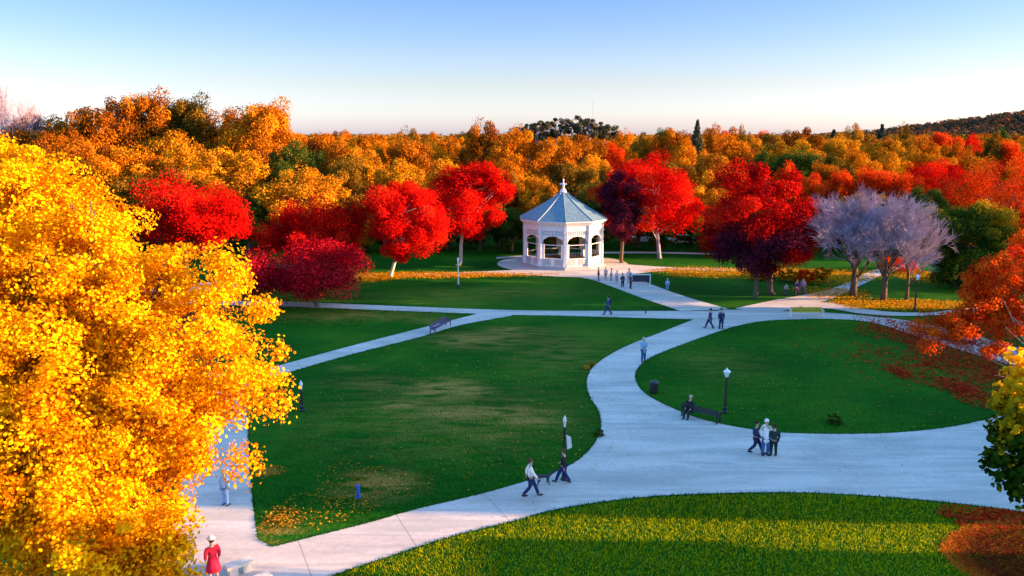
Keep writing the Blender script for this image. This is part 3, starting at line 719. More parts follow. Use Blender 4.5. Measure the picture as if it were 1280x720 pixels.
# ---- bare lavender trees
def bare(label, px, Y, ytop, r0, seed, spread=.75, depth=6, kids=3, first=.22, sx=1.0):
    g_ = np.random.default_rng(seed); b_ = base_at(px, Y); H = top_z(ytop, Y)
    r = empty('bare_tree', b_, 0, label, 'tree')
    trk, tw = twig_mesh('twigs', (0, 0, 0), H * .86, spread, g_, depth, r0, first, kids=kids, rmin=.009 * max(1, Y / 80) ** 1.5)
    zs_ = np.empty(len(tw.vertices) * 3, np.float32); tw.vertices.foreach_get('co', zs_); zmax = zs_.reshape(-1, 3)[:, 2].max()
    xr = np.percentile(np.abs(zs_.reshape(-1, 3)[:, 0]), 97); k = H / zmax
    for nm, o in (('trunk', trk.build('trunk', BARK, r, smooth=True)), ('twigs', link('twigs', tw, BARKG, r))): o.scale = (sx * k, sx * k, k)
    print('bare', label[:20], len(tw.polygons), 'H', H, 'xr', xr * k * sx)
    return r
bare('greyish pink bare tree with two stems right of the dark red maple', 1066, 79, 226, .22, 51, depth=7, sx=1.06, kids=3)
bare('lavender grey bare tree between the pink bare tree and the green tree', 1104, 77, 240, .19, 52, depth=7, sx=1.06, kids=3)
bare('slim bare tree by the sunny loop closest to the green tree', 1133, 77, 256, .15, 54, depth=6, sx=.75, kids=3)
bare('pale bare tree on the skyline at the far left', 18, 150, 92, .22, 53, depth=6, kids=3, sx=.5)

# ---- the wood behind: (x, top y, width, distance, kind)
BRO = leafmat('brown_orange_leaves', [(.06, .02, .005), (.24, .075, .006), (.42, .14, .007), (.60, .23, .010)], trans=.2, objvar=.35)
KIND = {'b': (BRO, 'brown-orange'), 'o': (ORA, 'orange'), 'a': (AMB, 'amber'), 'r': (ORR, 'rust-red'), 'R': (RED, 'bright red'), 'l': (OLI, 'olive'), 'g': (GRN, 'dark green'), 'c': (PIN, 'dark conifer')}
WOOD = [
 # skyline of big trees on the left
 (45, 137, 85, 150, 'b'), (-20, 150, 90, 150, 'b'), (85, 150, 70, 142, 'o'), (132, 110, 78, 150, 'b'), (185, 116, 80, 155, 'b'), (236, 122, 74, 158, 'l'), (284, 127, 76, 160, 'b'), (332, 128, 84, 152, 'o'),
 (105, 168, 90, 128, 'b'), (160, 175, 100, 122, 'o'), (215, 160, 95, 132, 'a'), (275, 182, 100, 118, 'a'), (195, 205, 90, 112, 'l'), (330, 170, 70, 138, 'o'), (250, 235, 70, 104, 'l'),
 (376, 206, 98, 112, 'a'), (374, 172, 66, 126, 'g'), (340, 225, 60, 116, 'l'), (308, 245, 60, 110, 'g'), (420, 178, 62, 140, 'b'), (432, 200, 62, 118, 'l'), (462, 182, 58, 126, 'a'), (450, 165, 60, 175, 'o'), (405, 160, 60, 180, 'o'),
 (510, 157, 46, 160, 'l'), (500, 196, 64, 120, 'a'), (515, 175, 62, 135, 'b'), (545, 172, 56, 150, 'o'), (556, 195, 56, 124, 'a'), (480, 172, 50, 165, 'o'), (440, 262, 60, 108, 'a'),
 # middle
 (604, 147, 66, 145, 'b'), (650, 155, 66, 138, 'o'), (640, 195, 66, 120, 'o'), (622, 205, 50, 116, 'l'), (690, 168, 66, 142, 'b'), (728, 166, 62, 146, 'b'), (672, 215, 52, 116, 'a'), (715, 200, 70, 124, 'l'), (745, 225, 60, 116, 'g'), (690, 240, 56, 108, 'l'),
 (768, 176, 52, 150, 'r'), (780, 160, 40, 170, 'o'), (740, 190, 56, 135, 'a'), (765, 205, 60, 128, 'l'),
 (836, 152, 54, 175, 'b'), (808, 162, 40, 180, 'l'), (870, 150, 17, 160, 'c'), (905, 154, 58, 165, 'b'), (926, 149, 22, 175, 'l'), (860, 172, 50, 145, 'o'), (890, 186, 62, 128, 'a'), (885, 225, 66, 114, 'a'), (912, 212, 54, 120, 'o'), (905, 255, 50, 106, 'l'), (838, 196, 60, 126, 'l'),
 # right
 (940, 166, 40, 200, 'a'), (962, 162, 44, 210, 'l'), (1002, 152, 56, 190, 'b'), (984, 172, 60, 165, 'a'), (950, 186, 56, 140, 'g'), (995, 190, 66, 134, 'g'), (1020, 186, 46, 145, 'a'), (1040, 162, 18, 200, 'c'), (1064, 149, 30, 190, 'l'),
 (1052, 172, 50, 160, 'a'), (1100, 155, 16, 210, 'c'), (1088, 165, 44, 190, 'l'), (1128, 152, 22, 215, 'l'), (1110, 168, 56, 165, 'a'), (1145, 163, 54, 175, 'b'), (1075, 184, 56, 140, 'o'), (1112, 188, 52, 140, 'a'), (1045, 188, 50, 140, 'l'), (1150, 172, 56, 150, 'o'),
 (1178, 160, 42, 165, 'r'), (1213, 162, 26, 170, 'R'), (1238, 163, 34, 160, 'l'), (1200, 176, 50, 145, 'b'), (1255, 176, 40, 160, 'r'), (1285, 178, 50, 170, 'l'), (1225, 190, 60, 130, 'b'), (1275, 200, 60, 128, 'o'), (1180, 190, 60, 134, 'a'),
 (1010, 212, 50, 118, 'r'), (1050, 212, 62, 118, 'r'), (1095, 212, 66, 116, 'r'), (1030, 205, 44, 122, 'o'), (985, 200, 40, 122, 'r'), (1135, 212, 50, 114, 'r'), (1160, 232, 60, 106, 'g'), (1090, 240, 70, 108, 'l'), (1040, 245, 60, 108, 'g'),
 (1330, 170, 70, 150, 'o'), (1400, 165, 80, 155, 'r'), (-90, 150, 90, 130, 'o'), (-100, 190, 100, 110, 'a'), (10, 190, 100, 112, 'o'),
 (560, 240, 60, 112, 'l'), (600, 250, 60, 112, 'g'), (520, 245, 60, 110, 'l'), (800, 235, 60, 114, 'l'), (480, 260, 50, 108, 'g'), (640, 258, 50, 110, 'g'), (940, 245, 56, 108, 'g'), (1210, 262, 60, 104, 'l'), (1270, 262, 60, 106, 'o'),
]
g_ = np.random.default_rng(77)
# fill in behind, farther and smaller
for Yr, sp in ((188, 43), (225, 36), (275, 30), (345, 25)):
    x = -30 + g_.uniform(0, 20)
    while x < 1310:
        v = 186 - (Yr - 188) * .10 if False else {188: 176, 225: 171, 275: 167, 345: 164}[Yr]
        k = 'oablorbg'[int(g_.integers(0, 8))] if x > 780 else 'oabbaolb'[int(g_.integers(0, 8))]
        if k == 'c': w = sp * .5
        else: w = sp * g_.uniform(.95, 1.4)
        WOOD.append((x, v + g_.uniform(-5, 6), w, Yr * g_.uniform(.95, 1.05), k)); x += sp * g_.uniform(.85, 1.15)
WOOD = [w for w in WOOD if w[3] < 100 or True]
ORD = ['first', 'second', 'third', 'fourth', 'fifth', 'sixth', 'seventh', 'eighth', 'ninth', 'tenth', 'eleventh', 'twelfth']
def nth(i):
    if i < 12: return ORD[i]
    s = str(i + 1); return s + ('th' if s[-2:] in ('11', '12', '13') else {'1': 'st', '2': 'nd', '3': 'rd'}.get(s[-1], 'th'))
def where(x):
    for lim, s in ((60, 'at the far left edge'), (150, 'above the huge yellow maple'), (310, 'behind the leftmost red maple'), (445, 'behind the crimson maple'), (535, 'behind the fork-trunked maple'), (648, 'behind the maple left of the bandstand'),
                   (760, 'behind the bandstand'), (880, 'behind the maple right of the bandstand'), (1030, 'behind the dark red maple'), (1140, 'behind the lavender bare trees'), (1200, 'behind the green-yellow tree')):
        if x < lim: return s
    return 'near the right edge'
def rowname(Y):
    for lim, s in ((115, 'at wood edge'), (130, 'in front rows'), (155, 'in middle rows'), (182, 'in rear rows'), (205, 'at wood back'), (250, 'beyond the wood'), (310, 'in the distance'), (999, 'on the horizon')):
        if Y < lim: return s
cnt = {}
WOOD.sort(key=lambda w: w[0])
tot = {}
for w in WOOD: k = (w[4], where(w[0]), rowname(w[3])); tot[k] = tot.get(k, 0) + 1
seen = {}
for i, (x, yt, w, Y, k) in enumerate(WOOD):
    mat, cname = KIND[k]; key = (k, where(x), rowname(Y)); n = cnt.get(key, 0); cnt[key] = n + 1
    zt = max(3.5, top_z(yt, Y)); bx, d = at_x(x, Y, zt * .6); rx = w / 2 / F * d * 1.24
    if k == 'c': tp = CONE[i % 2]; zc = zt * .54; hz = zt * .46; rx *= 3.3; zt *= .97
    else: tp = TPL[i % 9]; zc = zt * .58; hz = zt * .47
    noun = 'conifer' if k == 'c' else 'tree'
    cn = {'c': 'narrow dark'}.get(k, cname)
    shape = 'broad ' if rx > .55 * zt * .6 else ('tall ' if rx < .22 * zt else '')
    pos = ('' if tot[key] == 1 else nth(n) + ' from left, ')
    lab = (nth(n) + ' ' if tot[key] > 1 else '') + f'{cn} {noun} ' + ('from left ' if tot[key] > 1 else '') + rowname(Y) + ' ' + where(x)
    r = empty('conifer_tree' if k == 'c' else 'forest_tree', (bx, Y, 0), g_.uniform(0, 6.28), lab, 'tree', 'trees of the wood beyond the park')
    rot = r.rotation_euler.z
    c = bpy.data.objects.new('crown', tp[0]); COL.objects.link(c); c.parent = r; c.location = (0, 0, zc); c.scale = (rx, rx, hz)
    if len(tp[0].materials) == 0: tp[0].materials.append(mat)
    c.material_slots[0].link = 'OBJECT'; c.material_slots[0].material = mat
    if Y < 260:
        tr_ = bpy.data.objects.new('trunk', tp[1]); COL.objects.link(tr_); tr_.parent = r; tr_.location = (0, 0, zc); tr_.scale = (rx * .8, rx * .8, hz * (1 if k != 'c' else 1))
        if len(tp[1].materials) == 0: tp[1].materials.append(BARK)
        # stretch so the trunk reaches the ground
        lowz = -2.2 if k != 'c' else -1.5; tr_.scale.z = zc / -lowz
print('wood trees', len(WOOD))

# ---- grove of tall umbrella pines on the skyline behind the bandstand
PINESP = [(674, 150, 34), (694, 147, 34), (716, 145, 36), (738, 147, 32), (754, 152, 26), (662, 155, 24)]
for i, (x, yt, w) in enumerate(PINESP):
    Y = 215 + (i % 3) * 4; zt = top_z(yt, Y); bx, d = at_x(x, Y, zt); rx = w / 2 / F * d
    gg = np.random.default_rng(900 + i)
    L = [((0, 0, zt - 1.5), (rx * .9, rx, 1.3)), ((rx * .8, 0, zt - 2.6), (rx * .8, rx * .8, 1.5)), ((-rx * .8, 0, zt - 2.5), (rx * .8, rx * .8, 1.5)), ((0, -.5, zt - 4.2), (rx * .9, rx * .7, .9))]
    tree('pine_tree', f'{ORD[i] if i < 5 else "sixth"} flat-topped dark pine of the skyline grove behind the bandstand' if False else ['leftmost but one', 'third', 'tallest', 'fourth from left', 'rightmost', 'leftmost short'][i] + ' flat-topped grey-green pine of the skyline grove behind the bandstand', 'pine', (bx, Y, 0), zt - 1, rx, 1, PIN, 900 + i, 4200, .40, .75, 34, lobes=L, r0=.22, bark=BARKG, nlimb=12, fork=.7, group='pines of the skyline grove')

# ---- dark understory hedge along the wood's front
g_ = np.random.default_rng(8)
hx = 150
HM = []
i = 0
while hx < 1330:
    if not (770 < hx < 880 and False):
        Y = 112 + g_.uniform(-3, 6); b_ = base_at(hx, Y); h = g_.uniform(1.5, 2.8)
        HM.append((b_, h, hx))
    hx += g_.uniform(30, 46)
st_ = []
for i in range(3):
    gg = np.random.default_rng(600 + i); P_, N_, T_, C_ = crown_points(gg, lobed(0, 0, 1, 1, .95, gg, 5), 2600, .22, 40)
    st_.append(leaf_mesh('shrub', P_, N_, .13, gg, T_))
cn_ = {}
for i, (b_, h, hx) in enumerate(HM):
    me = st_[i % 3]; o = bpy.data.objects.new('shrub', me); COL.objects.link(o); o.location = b_; o.rotation_euler.z = i * 1.3; o.scale = (2.6, 2.2, h)
    mt = (GRN, GRN, OLI)[i % 3]
    if len(me.materials) == 0: me.materials.append(mt)
    o.material_slots[0].link = 'OBJECT'; o.material_slots[0].material = mt
    tag(o, f'{nth(i)} low dark shrub from left along the foot of the wood', 'shrub', 'shrubs along the foot of the wood')
# bright bushes under the dark red maple
for i, (x, yb, w, h, mt, lab) in enumerate([(985, 352, 26, 1.5, AMB, 'golden bush left behind the largest dark red maple trunk'), (1006, 354, 24, 1.7, ORR, 'orange-red bush between the two golden bushes'), (1026, 353, 26, 1.9, AMB, 'taller golden bush beside the rising walk'), (948, 350, 26, 1.1, AMB, 'small golden bush left of the dark red maple trunk')]):
    b_ = G(x, yb); me = st_[i % 3].copy(); me.materials.clear(); me.materials.append(mt)
    o = bpy.data.objects.new('shrub', me); COL.objects.link(o); o.location = b_; sx = w / F * b_.y * .6; o.scale = (sx, sx * .8, h * .5); tag(o, lab, 'shrub')

# ---- wooded hill on the far right
g_ = np.random.default_rng(9)
def hill(x, y):
    return 50 / (1 + np.exp(-(x - 830) / 75)) * np.exp(-((y - 1500) / 420) ** 2) + 9 * np.sin(x * .006 + 1) / (1 + np.exp(-(x - 1000) / 60)) * np.exp(-((y - 1500) / 420) ** 2)
xs = np.linspace(-200, 3400, 60); ys = np.linspace(780, 2600, 40); gx, gy_ = np.meshgrid(xs, ys); gz = hill(gx, gy_) - 1.2
nx = len(xs); Fq = [[j * nx + i, j * nx + i + 1, (j + 1) * nx + i + 1, (j + 1) * nx + i] for j in range(len(ys) - 1) for i in range(nx - 1)]
tag(link('hill', np_mesh('hill', np.stack([gx, gy_, gz], -1).reshape(-1, 3), np.array(Fq), 4, smooth=True), plain('hill_ground', (.05, .06, .03), .95, scale=.02)), kind='structure')
k = 7000; X = g_.uniform(480, 2100, k); Y = g_.uniform(850, 1750, k); Z = hill(X, Y)
m_ = (Z > 3); X, Y, Z = X[m_], Y[m_], Z[m_]
k = len(X); q = 60
cr_ = g_.uniform(5, 9, k); ctr = np.stack([X, Y, Z + cr_ * .9], 1)
dd = unit(g_, k * q).reshape(k, q, 3); P_ = (ctr[:, None] + dd * cr_[:, None, None] * np.array([1, 1, 1.1])).reshape(-1, 3)
T_ = np.clip(np.repeat(g_.random(k), q) + g_.normal(0, .08, k * q), 0, 1)
HW = leafmat('hill_wood', [(.02, .035, .03), (.05, .06, .035), (.16, .075, .03), (.32, .09, .035)], trans=.1)
tag(link('far_wood', leaf_mesh('far_wood', P_, dd.reshape(-1, 3), 3.0, g_, T_, 6), HW), 'distant wooded hill at the right skyline', 'wood', kind='stuff')
# low band of woods along the horizon
k = 5200; X = g_.uniform(-700, 900, k); Y = g_.uniform(430, 1000, k); keep = np.abs(X) < Y * .85; X, Y = X[keep], Y[keep]; k = len(X); q = 46
cr_ = g_.uniform(5, 8, k); ctr = np.stack([X, Y, cr_ * .9 - 1 + (Y - 430) * .004], 1)
dd = unit(g_, k * q).reshape(k, q, 3); P_ = (ctr[:, None] + dd * cr_[:, None, None] * np.array([1, 1, 1.15])).reshape(-1, 3)
T_ = np.clip(np.repeat(g_.random(k), q) + g_.normal(0, .08, k * q), 0, 1)
HW2 = leafmat('horizon_wood', [(.04, .05, .02), (.12, .08, .02), (.32, .15, .02), (.45, .22, .02)], trans=.1)
tag(link('far_wood', leaf_mesh('far_wood', P_, dd.reshape(-1, 3), 2.6, g_, T_, 6), HW2), 'distant orange woods in a low band along the horizon', 'wood', kind='stuff')
# ================================================================== FURNITURE
LAMPG = plain('lamp_glass', (.75, .82, .85), .3, var=.05)
def lamp(label, px, py, H, dark=DARK, banner=False, sz=1.0):
    r = empty('street_lamp', G(px, py), 0, label, 'lamp', 'park path lamps')
    MB().lathe((0, 0, 0), [(.17, 0), (.17, .10), (.12, .16), (.13, .32), (.085, .40)], 12).build('base', DARK, r)
    MB().lathe((0, 0, 0), [(.085, .38), (.075, .8), (.065, H - .45), (.09, H - .42), (.09, H - .38)], 10).build('pole', dark, r)
    l = MB().lathe((0, 0, 0), [(.09 * sz, H - .37), (.17 * sz, H - .10), (.17 * sz, H - .06)], 8).build('lantern', LAMPG, r)
    MB().lathe((0, 0, 0), [(.23 * sz, H - .055), (.20 * sz, H - .01), (.06, H + .10), (.03, H + .16), (.012, H + .2)], 8).build('cap', LAMPG, l)
    if banner:
        mb = MB(); z = H - .75
        mb.add([(.07, 0, z), (.30, .03, z - .12), (.36, .0, z - .62), (.14, -.02, z - .72), (.07, .02, z), (.29, .06, z - .12), (.35, .04, z - .62), (.13, .02, z - .72)], [(0, 1, 2, 3), (7, 6, 5, 4), (0, 4, 5, 1), (1, 5, 6, 2), (2, 6, 7, 3), (3, 7, 4, 0)])
        mb.build('pennant', WHITE, r)
lamp('black park lamp with pale lantern standing in the oval right lawn', 906, 516, 2.55)
lamp('short dark lamp post beside the tip of the yellow maple', 378, 514, 1.7, sz=.5)
lamp('thin white lamp post left of the bandstand at the lawn edge', 573, 360, 3.1, plain('pale_paint', (.7, .68, .62), .6), sz=.6)
lamp('dark lamp post with a white pennant behind the two walkers', 705, 600, 3.0, banner=True, sz=.42)
lamp('dark lamp post by the narrow sunny loop on the right', 1143, 389, 3.3)
# marker posts
def post(label, px, py, h, mat, r0=.06):
    r = empty('bollard', G(px, py), 0, label, 'bollard'); MB().lathe((0, 0, 0), [(r0 * 1.4, 0), (r0 * 1.4, .05), (r0, .07), (r0, h - .08), (r0 * 1.25, h - .07), (r0 * 1.1, h - .01), (.01, h + .03)], 10).build('shaft', mat, r)
post('small dark bollard on the cross walk near the crossing', 807, 392, .75, DARK)
post('short blue post on the worn patch of the left lawn', 448, 622, .62, plain('blue_paint', (.03, .12, .45), .5), .09)

def bench(label, px, py, L, rz, slat, ends, back=True):
    r = empty('park_bench', G(px, py), rz, label, 'bench')
    for s in (-1, 1):
        e = MB(); x = s * (L / 2 - .06)
        e.box((x, -.19, .22), (.07, .07, .44)); e.box((x, .22, .40), (.07, .07, .80)); e.box((x, 0, .60), (.07, .5, .06)); e.box((x, -.22, .53), (.06, .06, .16)); e.box((x, 0, .40), (.065, .4, .05))
        e.build('end_frame', ends, r)
    m = MB()
    for j in range(4): m.box((0, -.17 + j * .11, .455), (L - .02, .085, .035))
    m.build('seat', slat, r)
    if back:
        m = MB()
        for j in range(3): m.box((0, .235 + j * .01, .57 + j * .11), (L - .02, .03, .08))
        m.build('backrest', slat, r)
    return r
YP = plain('yellow_slats', (.62, .45, .05), .6); PU = plain('plum_iron', (.09, .06, .15), .5); BK = plain('black_slats', (.012, .014, .016), .6)
bench('bench with yellow slats and white end frames beside the cross walk', 1008, 396, 3.0, 0, YP, WHITE)
a, c_ = G(536, 419), G(568, 402); bench('plum-coloured metal bench on the diagonal walk', 551, 412.5, (c_ - a).length * .62, math.atan2(c_.y - a.y, c_.x - a.x), PU, PU)
a, c_ = G(862, 521), G(898, 530); d_ = (c_ - a); bench('long black bench on the curved edge of the oval lawn', 876, 524, 2.3, math.atan2(d_.y, d_.x) + math.pi, BK, BK)
# stone bench slab at the lower left with its end blocks
def slab(label, p, q, w, h, mat):
    a, b_ = G(*p), G(*q); d = b_ - a; r = empty('stone_bench', (a + b_) / 2, math.atan2(d.y, d.x), label, 'bench'); L = d.length
    MB().box((0, 0, h - .06), (L, w, .12)).build('seat', mat, r)
    for s in (-1, 1): MB().box((s * (L / 2 - .25), 0, (h - .125) / 2), (.3, w * .8, h - .125)).build('leg', mat, r)
ST = plain('pale_stone', (.72, .68, .58), .8)
slab('pale stone bench slanting beside the woman in red', (283, 722), (316, 711), .42, .45, ST)
slab('second pale stone bench cut off by the bottom edge', (318, 738), (338, 730), .42, .45, ST)
# notice board by the bandstand walk
r = empty('notice_board', G(801, 355), 0, 'dark notice panel in a white frame beside the bandstand walk', 'notice board')
MB().box((0, 0, .62), (1.9, .06, .75)).build('panel', plain('dark_panel', (.03, .025, .05), .5), r)
f = MB(); f.box((-1.0, 0, .55), (.12, .12, 1.1)); f.box((1.0, 0, .5), (.12, .12, 1.0)); f.box((0, 0, 1.04), (2.1, .14, .10)); f.build('frame', WHITE, r)
# litter bin
r = empty('litter_bin', G(817, 491), 0, 'round black litter bin on the oval lawn near the bend of the walk', 'bin')
MB().lathe((0, 0, 0), [(.24, 0), (.28, .1), (.30, .62), (.32, .64), (.32, .68)], 16).build('body', BK, r)
MB().lathe((0, 0, 0), [(.32, .685), (.26, .76), (.10, .80)], 16).build('lid', DARK, r)
# dark bush on the lawn and small pale flower clumps
for i, (x, y, sc_, mt, lab) in enumerate([(1042, 530, .5, GRN, 'small dark bush at the lower edge of the oval lawn'), (733, 462, .28, AMB, 'left small pale flower clump on the inner bend of the walk'), (740, 458, .28, AMB, 'right small pale flower clump on the inner bend of the walk'), (748, 545, .35, GRN, 'low dark plant at the lawn edge behind the pennant lamp')]):
    me = st_[i % 3].copy(); me.materials.clear(); me.materials.append(mt); o = bpy.data.objects.new('shrub', me); COL.objects.link(o); o.location = G(x, y); o.scale = (sc_, sc_, sc_ * .6); tag(o, lab, 'plant')

# ---- parked cars far behind the lawn
def car(label, px, Y, rz, col):
    b_ = base_at(px, Y); r = empty('parked_car', b_, rz, label, 'car', 'cars parked behind the lawn')
    CM = plain('car_paint_' + col[0], col[1], .35, var=.03); bm_ = bmesh.new()
    prof = [(-2.2, .35), (-2.25, .75), (-2.1, .95), (-1.55, 1.0), (-1.05, 1.42), (.45, 1.45), (1.15, 1.0), (2.05, .85), (2.2, .6), (2.15, .35)]
    L = [bm_.verts.new((x, -.85 + (.12 if z > 1.1 else 0), z)) for x, z in prof]; Rr = [bm_.verts.new((x, .85 - (.12 if z > 1.1 else 0), z)) for x, z in prof]
    bm_.faces.new(L); bm_.faces.new(Rr[::-1])
    for i in range(len(prof)): j = (i + 1) % len(prof); bm_.faces.new((L[j], L[i], Rr[i], Rr[j]))
    bmesh.ops.recalc_face_normals(bm_, faces=bm_.faces); me = bpy.data.meshes.new('body'); bm_.to_mesh(me); o = link('body', me, CM, r)
    m_ = o.modifiers.new('b', 'BEVEL'); m_.width = .06; m_.segments = 2
    for s in (-1, 1):
        w = MB(); y = s * .80
        w.add([(-1.40, y, 1.02), (-.98, y * .97, 1.36), (.38, y * .97, 1.38), (.98, y, 1.02), (-1.40, y + s * .03, 1.02), (-.98, y * .97 + s * .03, 1.36), (.38, y * .97 + s * .03, 1.38), (.98, y + s * .03, 1.02)], [(0, 1, 2, 3), (4, 5, 6, 7), (0, 1, 5, 4), (1, 2, 6, 5), (2, 3, 7, 6), (3, 0, 4, 7)]); w.build('side_window', GLASS, r)
        for x in (-1.4, 1.35):
            wh = MB(); wh.lathe((0, 0, 0), [(.20, -.1), (.33, -.09), (.34, 0), (.33, .09), (.20, .1)], 16); o2 = wh.build('wheel', BK, r); o2.location = (x, s * .78, .34); o2.rotation_euler = (R(90), 0, 0)
            h_ = MB().lathe((0, 0, 0), [(.18, -.12), (.18, .12)], 10).build('rim', plain('steel', (.6, .6, .6), .3, .8), o2)
car('white car parked far behind, left of the pale maple trunk', 806, 119, 0.1, ('white', (.8, .8, .8)))
car('white car parked far behind, right of the pale maple trunk', 855, 118, 0.0, ('white', (.8, .8, .8)))
# radio mast beyond the pines
r = empty('radio_mast', base_at(740, 420), 0, 'thin pale mast rising above the skyline pines', 'mast')
MB().tube([(0, 0, 0), (0, 0, top_z(126, 420))], .12, 5).build('pole', plain('mast_grey', (.5, .5, .52), .5), r)

# ================================================================== PEOPLE
SKIN = plain('skin', (.55, .34, .25), .6, var=.04)
def cloth(c):
    return plain('cloth_%02x%02x%02x' % tuple(int(q * 255) for q in c), c, .85, scale=9, var=.15)
def skinned(name, chains, mat, parent):
    """one continuous surface grown over chains of (point, radius); a chain may start on an earlier vertex (int)"""
    V_, E_, Rd, roots = [], [], [], []
    for ch in chains:
        prev = None
        for n_, it in enumerate(ch):
            if isinstance(it, int): prev = it; continue
            p, r_ = it; V_.append(p); Rd.append(r_); k = len(V_) - 1
            if prev is None: roots.append(k)
            else: E_.append((prev, k))
            prev = k
    me = bpy.data.meshes.new(name); me.from_pydata(V_, E_, []); o = bpy.data.objects.new(name, me); COL.objects.link(o); o.parent = parent
    sm = o.modifiers.new('skin', 'SKIN'); sm.use_smooth_shade = True; sm.branch_smoothing = .6
    for k, q in enumerate(me.skin_vertices[0].data if me.skin_vertices else []): pass
    if not me.skin_vertices:
        bm_ = bmesh.new(); bm_.from_mesh(me); bm_.verts.layers.skin.verify(); bm_.to_mesh(me); bm_.free()
    for k, q in enumerate(me.skin_vertices[0].data):
        rr = Rd[k]; q.radius = (rr, rr) if not isinstance(rr, tuple) else rr; q.use_root = k in roots
    ss = o.modifiers.new('sub', 'SUBSURF'); ss.levels = ss.render_levels = 1
    me.materials.append(mat)
    return o
def person(label, loc, face, top, legs, hair, pose='walk', h=1.75, skirt=None, coat=False, shoes=(.03, .03, .035), hat=None, bag=None, name='person'):
    """face: heading in radians; local +X is ahead"""
    r = empty(name, loc, face, label, 'person'); s = h / 1.75
    pz = .95
    if pose == 'walk': legp = {1: [(.20, .10, .52), (.36, .10, .09)], -1: [(-.02, -.10, .50), (-.33, -.10, .16)]}; arm = {1: [(-.14, .25, 1.17), (-.16, .25, .92)], -1: [(.10, -.25, 1.17), (.28, -.24, .98)]}
    elif pose == 'sit': pz = .50; legp = {1: [(.42, .11, .50), (.46, .12, .08)], -1: [(.42, -.11, .50), (.50, -.12, .08)]}; arm = {1: [(.06, .24, .74), (.26, .16, .60)], -1: [(.06, -.24, .74), (.26, -.16, .60)]}
    elif pose == 'fold': legp = {1: [(.03, .10, .50), (0, .11, .08)], -1: [(.03, -.10, .50), (0, -.11, .08)]}; arm = {1: [(.05, .25, 1.18), (.28, .10, 1.18)], -1: [(.05, -.25, 1.18), (.28, -.10, 1.16)]}
    else: legp = {1: [(.04, .12, .50), (0, .13, .08)], -1: [(.02, -.11, .50), (-.02, -.13, .08)]}; arm = {1: [(-.02, .25, 1.16), (.06, .25, .92)], -1: [(-.02, -.25, 1.16), (.06, -.25, .92)]}
    dz = pz - .95
    A = {k: [(x, y, z + (dz if pose != 'sit' else 0)) for x, y, z in v] for k, v in arm.items()}
    S = lambda p: (p[0] * s, p[1] * s, p[2] * s)
    torso = [((0, 0, pz), .105), ((.0, 0, 1.18 + dz), .105), ((0, 0, 1.38 + dz), .105), ((0, 0, 1.50 + dz), .055), ((.015, 0, 1.58 + dz), .075), ((.02, 0, 1.67 + dz), .085), ((.01, 0, 1.74 + dz), .055)]
    ch = [[(S(p), q * s) for p, q in torso]]
    n_ = 7
    hands = []
    for sd in (1, -1):
        kn, an = legp[sd]; el, wr = A[sd]
        hip = (0.01, .09 * sd, pz - .06)
        ch.append([0, (S(hip), .080 * s), (S(kn), .055 * s), (S(an), .042 * s), (S((an[0] + .16, an[1], max(.035, an[2] - .05))), .036 * s)])
        sh = (0, .18 * sd, 1.40 + dz)
        palm = tuple(w + (w - e) * .28 for w, e in zip(wr, el)); ft = tuple(w + (w - e) * .60 for w, e in zip(wr, el))
        ch.append([2, (S(sh), .062 * s), (S(el), .045 * s), (S(wr), .030 * s), (S(palm), (.036 * s, .022 * s))])
        for f in range(5):
            o_ = (f - 1.5) * .018; l_ = (.9, 1, .92, .75, .0)[f]
            if f < 4: tip = (ft[0] + o_ * .8, ft[1] - sd * .015, ft[2] + (1 - l_) * .03); b0 = (palm[0] + o_, palm[1], palm[2])
            else: b0 = (palm[0] + .012, palm[1], palm[2] + .02); tip = (palm[0] + .055, palm[1] - sd * .02, palm[2] - .03)
            mid = tuple((a + c) / 2 for a, c in zip(b0, tip)); hands.append([(S(b0), .010 * s), (S((mid[0] + .004, mid[1], mid[2])), .009 * s), (S(tip), .007 * s)])
    # nose: a short bump rooted in the head
    nose = [[(S((.075, 0, 1.655 + dz)), .018 * s), (S((.118, 0, 1.64 + dz)), .012 * s)]]
    skinned('body', ch + hands + nose, SKIN, r)
    TM, LM = cloth(top), cloth(legs)
    up = [[(S((0, 0, pz - .07)), .175 * s), (S((0, 0, 1.16 + dz)), (.165 * s, .195 * s)), (S((0, 0, 1.36 + dz)), (.15 * s, .185 * s)), (S((0, 0, 1.49 + dz)), .09 * s)]]
    if coat: up[0].insert(0, (S((0, 0, pz - .36)), .23 * s)); sh_i = 3
    else: sh_i = 2
    for sd in (1, -1):
        el, wr = A[sd]; up.append([sh_i, (S((0, .185 * sd, 1.405 + dz)), .100 * s), (S(el), .078 * s), (S(tuple(e + (w - e) * 1.0 for e, w in zip(el, wr))), .060 * s)])
    skinned('jacket' if not skirt else 'blouse', up, TM, r)
    if skirt:
        prof = [(.155, 1.02), (.19, .90), (.25, .66), (.29, .48)]
        o_ = MB().lathe((0, 0, 0), [(a * s, z * s) for a, z in prof], 16).build('skirt', cloth(skirt), r, True)
    else:
        lo = [[(S((0, 0, pz + .03)), .165 * s)]]
        for sd in (1, -1):
            kn, an = legp[sd]; lo.append([0, (S((.01, .095 * sd, pz - .09)), .130 * s), (S(kn), .092 * s), (S(tuple(k_ + (a_ - k_) * 1.04 for k_, a_ in zip(kn, an))), .074 * s)])
        skinned('trousers', lo, LM, r)
    for sd in (1, -1):
        an = legp[sd][1]; MB().ell(S((an[0] + .07, an[1], max(.05, an[2] - .045))), (.15 * s, .055 * s, .05 * s)).build('shoe', cloth(shoes), r, True)
        MB().ell(S((.098, .032 * sd, 1.675 + dz)), (.010 * s, .012 * s, .009 * s), 6, 4).build('eye', DARK, r)
